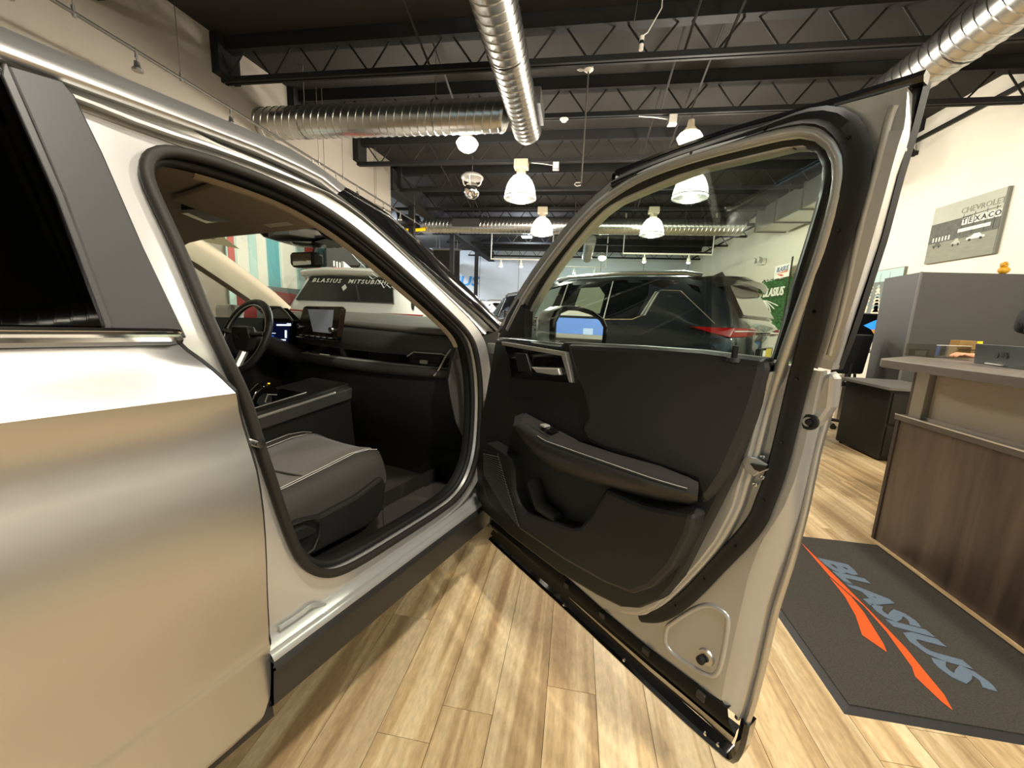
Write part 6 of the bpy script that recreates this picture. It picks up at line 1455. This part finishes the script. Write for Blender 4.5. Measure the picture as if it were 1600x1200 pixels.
dkk = empty('toy_duck', (p.x, 5.03, ZP), 0.6, 'small yellow toy duck on top of the grey partition', 'toy')
mat('duck_yellow', '#b98a1c', 0.5); mat('duck_orange', '#c7621b', 0.5)
def ball(mb, c, r, sx=1, sy=1, sz=1, n=14): return mb.loft([[(c[0] + r*sx*math.sin(math.pi*i/8)*math.cos(2*math.pi*k/n), c[1] + r*sy*math.sin(math.pi*i/8)*math.sin(2*math.pi*k/n), c[2] - r*sz*math.cos(math.pi*i/8)) for k in range(n)] for i in range(9)], closed_v=True)
ball(MB(), (0, 0, 0.052), 0.06, 1.25, 1, 0.88).build('duck_body', 'duck_yellow', dkk, True)
ball(MB(), (-0.03, 0, 0.12), 0.042).build('duck_head', 'duck_yellow', dkk, True)
MB().tube([(-0.066, 0, 0.115), (-0.092, 0, 0.112)], [0.016, 0.008], 8, flat=0.5).build('duck_bill', 'duck_orange', dkk, True)
ball(MB(), (0.0, 0.0, 0.155), 0.022, 1, 1, 0.7).build('duck_cap', 'duck_orange', dkk, True)
dkk.scale = (0.75, 0.75, 0.75)
for s in (-1, 1): ball(MB(), (-0.058, s*0.024, 0.13), 0.007).build('duck_eye', 'black_plastic', dkk, True)
MB().tube([(0.06, 0, 0.06), (0.095, 0, 0.09)], [0.025, 0.006], 8).build('duck_tail', 'duck_yellow', dkk, True)

# ================================================================== PERSON BEHIND THE COUNTER
mat('skin', '#c08a68', 0.5, 0, 0, 0.05, 60); mat('shirt_black', '#141414', 0.85, 0, 0, 0.1, 200); mat('trousers', '#1d1f24', 0.85); mat('hair_dark', '#1c1512', 0.6); mat('shoe_black', '#121212', 0.5)
def skinned(name, verts, edges, radii, m, parent=None, root=0, sub=2):
    me = bpy.data.meshes.new(name); me.from_pydata([tuple(v) for v in verts], edges, [])
    o = bpy.data.objects.new(name, me); COL.objects.link(o)
    if parent is not None: o.parent = parent
    sk_ = o.modifiers.new('skin', 'SKIN'); sk_.use_smooth_shade = True
    for i, r in enumerate(radii):
        rr = r if isinstance(r, tuple) else (r, r)
        me.skin_vertices[0].data[i].radius = rr; me.skin_vertices[0].data[i].use_root = (i == root)
    q_ = o.modifiers.new('sub', 'SUBSURF'); q_.levels = sub; q_.render_levels = sub
    me.materials.append(M[m])
    return o
HW = ony(1531, 559, 2.92); HT = onzw(1489, 560, 1.108)          # wrist side and finger side of the visible hand
PB = Vector((3.06, 3.02, 0))
pe = empty('person', tuple(PB), 0, 'person in a black shirt behind the counter, hand resting beside the laptop', 'person')
R_ = lambda x, y, z: Vector((x - 3.22, y - 2.62, z))      # measured on the figure
A_ = lambda x, y, z: Vector((x, y, z)) - PB                # measured in the room
wr_ = A_(HW.x, HW.y, 1.124); fdir = (Vector((HT.x, HT.y, 0)) - Vector((HW.x, HW.y, 0))).normalized(); fs = Vector((-fdir.y, fdir.x, 0))
el_ = A_(2.83, 2.81, 1.245)
V = [R_(3.22, 2.62, 0.95), R_(3.22, 2.62, 1.12), R_(3.22, 2.62, 1.30), R_(3.21, 2.62, 1.45), R_(3.20, 2.62, 1.54), R_(3.18, 2.62, 1.60), R_(3.16, 2.62, 1.68), R_(3.18, 2.62, 1.765)]
E_ = [(0, 1), (1, 2), (2, 3), (3, 4), (4, 5), (5, 6), (6, 7)]
RA = [(0.15, 0.11), (0.14, 0.10), (0.155, 0.11), (0.12, 0.09), 0.055, 0.06, 0.085, 0.06]
def chain(start, pts, rs):
    i = start
    for p_, r_ in zip(pts, rs): V.append(p_); RA.append(r_); E_.append((i, len(V) - 1)); i = len(V) - 1
    return i
sh1 = chain(3, [R_(3.20, 2.44, 1.43), R_(3.20, 2.44, 1.43) * 0.45 + el_ * 0.55, el_, (el_ * 0.5 + wr_ * 0.5), wr_], [0.06, 0.048, 0.044, 0.038, 0.027])
def hand(wi, w_, fd, sd, flip):
    for (off, ln, kb) in ((-0.031, 0.070, 0.082), (-0.0105, 0.080, 0.088), (0.0105, 0.075, 0.086), (0.030, 0.060, 0.078)):
        m1_ = w_ + fd * 0.035 + sd * off * 0.75 + Vector((0, 0, 0.006)); b0 = w_ + fd * kb + sd * off + Vector((0, 0, 0.010))
        chain(wi, [m1_, b0, b0 + fd * ln * 0.42 + Vector((0, 0, 0.006)), b0 + fd * ln * 0.75 - Vector((0, 0, 0.003)), b0 + fd * ln - Vector((0, 0, 0.016))], [0.0155, 0.0125, 0.0098, 0.0090, 0.0075])
    q_ = sd * flip
    chain(wi, [w_ + fd * 0.028 + q_ * 0.030 - Vector((0, 0, 0.002)), w_ + fd * 0.066 + q_ * 0.058 - Vector((0, 0, 0.006)), w_ + fd * 0.095 + q_ * 0.060 - Vector((0, 0, 0.012))], [0.016, 0.0115, 0.0085])
hand(sh1, wr_, fdir, fs, -1)
e2 = chain(3, [R_(3.20, 2.80, 1.43), R_(3.23, 2.86, 1.17), R_(3.17, 2.88, 1.03), R_(3.14, 2.88, 0.93)], [0.06, 0.048, 0.04, 0.028])
hand(e2, R_(3.14, 2.88, 0.93), Vector((-0.25, 0, -1)).normalized(), Vector((-1, 0, 0.25)).normalized(), 1)
for s in (-1, 1): chain(0, [R_(3.22, 2.62 + s*0.10, 0.86), R_(3.20, 2.62 + s*0.11, 0.48), R_(3.22, 2.62 + s*0.115, 0.09), R_(3.10, 2.62 + s*0.12, 0.04)], [0.085, 0.06, 0.042, 0.035])
bo = skinned('body', V, E_, RA, 'skin', pe)
rmsh = bo.modifiers.new('blend', 'REMESH'); rmsh.mode = 'VOXEL'; rmsh.voxel_size = 0.0035; rmsh.use_smooth_shade = True
smt = bo.modifiers.new('soften', 'SMOOTH'); smt.iterations = 3
sv_ = [V[0], V[1], V[2], V[3], R_(3.205, 2.62, 1.50), R_(3.20, 2.44, 1.43), (V[8] * 0.4 + V[9] * 0.6), R_(3.20, 2.80, 1.43), R_(3.22, 2.845, 1.28)]
skinned('shirt', sv_, [(0, 1), (1, 2), (2, 3), (3, 4), (3, 5), (5, 6), (3, 7), (7, 8)], [(0.17, 0.13), (0.16, 0.12), (0.175, 0.13), (0.14, 0.11), 0.07, 0.075, 0.066, 0.075, 0.064], 'shirt_black', pe)
tv = [R_(3.22, 2.62, 0.97), R_(3.22, 2.62, 0.90)]; te = [(0, 1)]; trr = [(0.165, 0.125), (0.16, 0.12)]
for s in (-1, 1):
    n0 = len(tv); tv += [R_(3.22, 2.62 + s*0.10, 0.84), R_(3.20, 2.62 + s*0.11, 0.48), R_(3.22, 2.62 + s*0.115, 0.09)]; te += [(1, n0), (n0, n0+1), (n0+1, n0+2)]; trr += [0.10, 0.075, 0.06]
skinned('trousers', tv, te, trr, 'trousers', pe)
for s in (-1, 1): MB().loft([[tuple(R_(3.24 - 0.26*i/5, 2.62 + s*0.12 + 0.05*math.cos(2*math.pi*k/12)*(1 if i < 5 else 0.7), 0.001 + max(0, 0.045 + (0.05 if i < 2 else 0.045 - 0.012*i)*math.sin(2*math.pi*k/12)))) for k in range(12)] for i in range(6)], closed_v=True).build('shoe', 'shoe_black', pe, True)
hx = R_(3.19, 2.62, 1.735)
ball(MB(), tuple(hx), 0.10, 1.0, 0.92, 0.95).build('hair', 'hair_dark', pe, True)
fc = R_(3.085, 2.62, 1.68)
MB().tube([fc + Vector((0.01, 0, 0.02)), fc + Vector((-0.02, 0, -0.012)), fc + Vector((0.0, 0, -0.02))], [0.008, 0.013, 0.006], 8).build('nose', 'skin', pe, True)
for s in (-1, 1):
    ball(MB(), tuple(fc + Vector((0.012, s*0.032, 0.018))), 0.010).build('eye', 'flag_white', pe, True)
    ball(MB(), tuple(fc + Vector((0.004, s*0.032, 0.018))), 0.005).build('iris', 'hair_dark', pe, True)
    ball(MB(), tuple(R_(3.17, 2.62 + s*0.087, 1.68)), 0.024, 0.7, 0.35, 1.2).build('ear', 'skin', pe, True)
mat('lips', '#94574a', 0.5); ball(MB(), tuple(fc + Vector((0.004, 0, -0.045))), 0.012, 0.5, 2.0, 0.55).build('mouth', 'lips', pe, True)

# blue wall screen added on the right wall, unseen but for the door mirror
ts = empty('added_wall_display', (5.16, 1.2, 0), 0, 'wide blue wall screen added out of view for the door mirror', 'screen')
MB().box(0.0, 0.04, -1.0, 1.0, 0.70, 1.32).build('display_case', 'black_plastic', ts, bevel=0.006)
mat('screen_sky', '#6f8fd6', 0.3, emit='#6f8fd6', estr=0.6); mat('screen_pale', '#b9c8e8', 0.3, emit='#b9c8e8', estr=0.6)
MB().box(-0.006, 0.0, -0.96, 0.96, 0.74, 1.28).build('display_panel', 'screen_sky', ts)
for y in (-0.7, 0.1, 0.55): MB().box(-0.010, -0.006, y, y + 0.16, 0.74, 1.12).build('display_picture', 'screen_pale', ts)
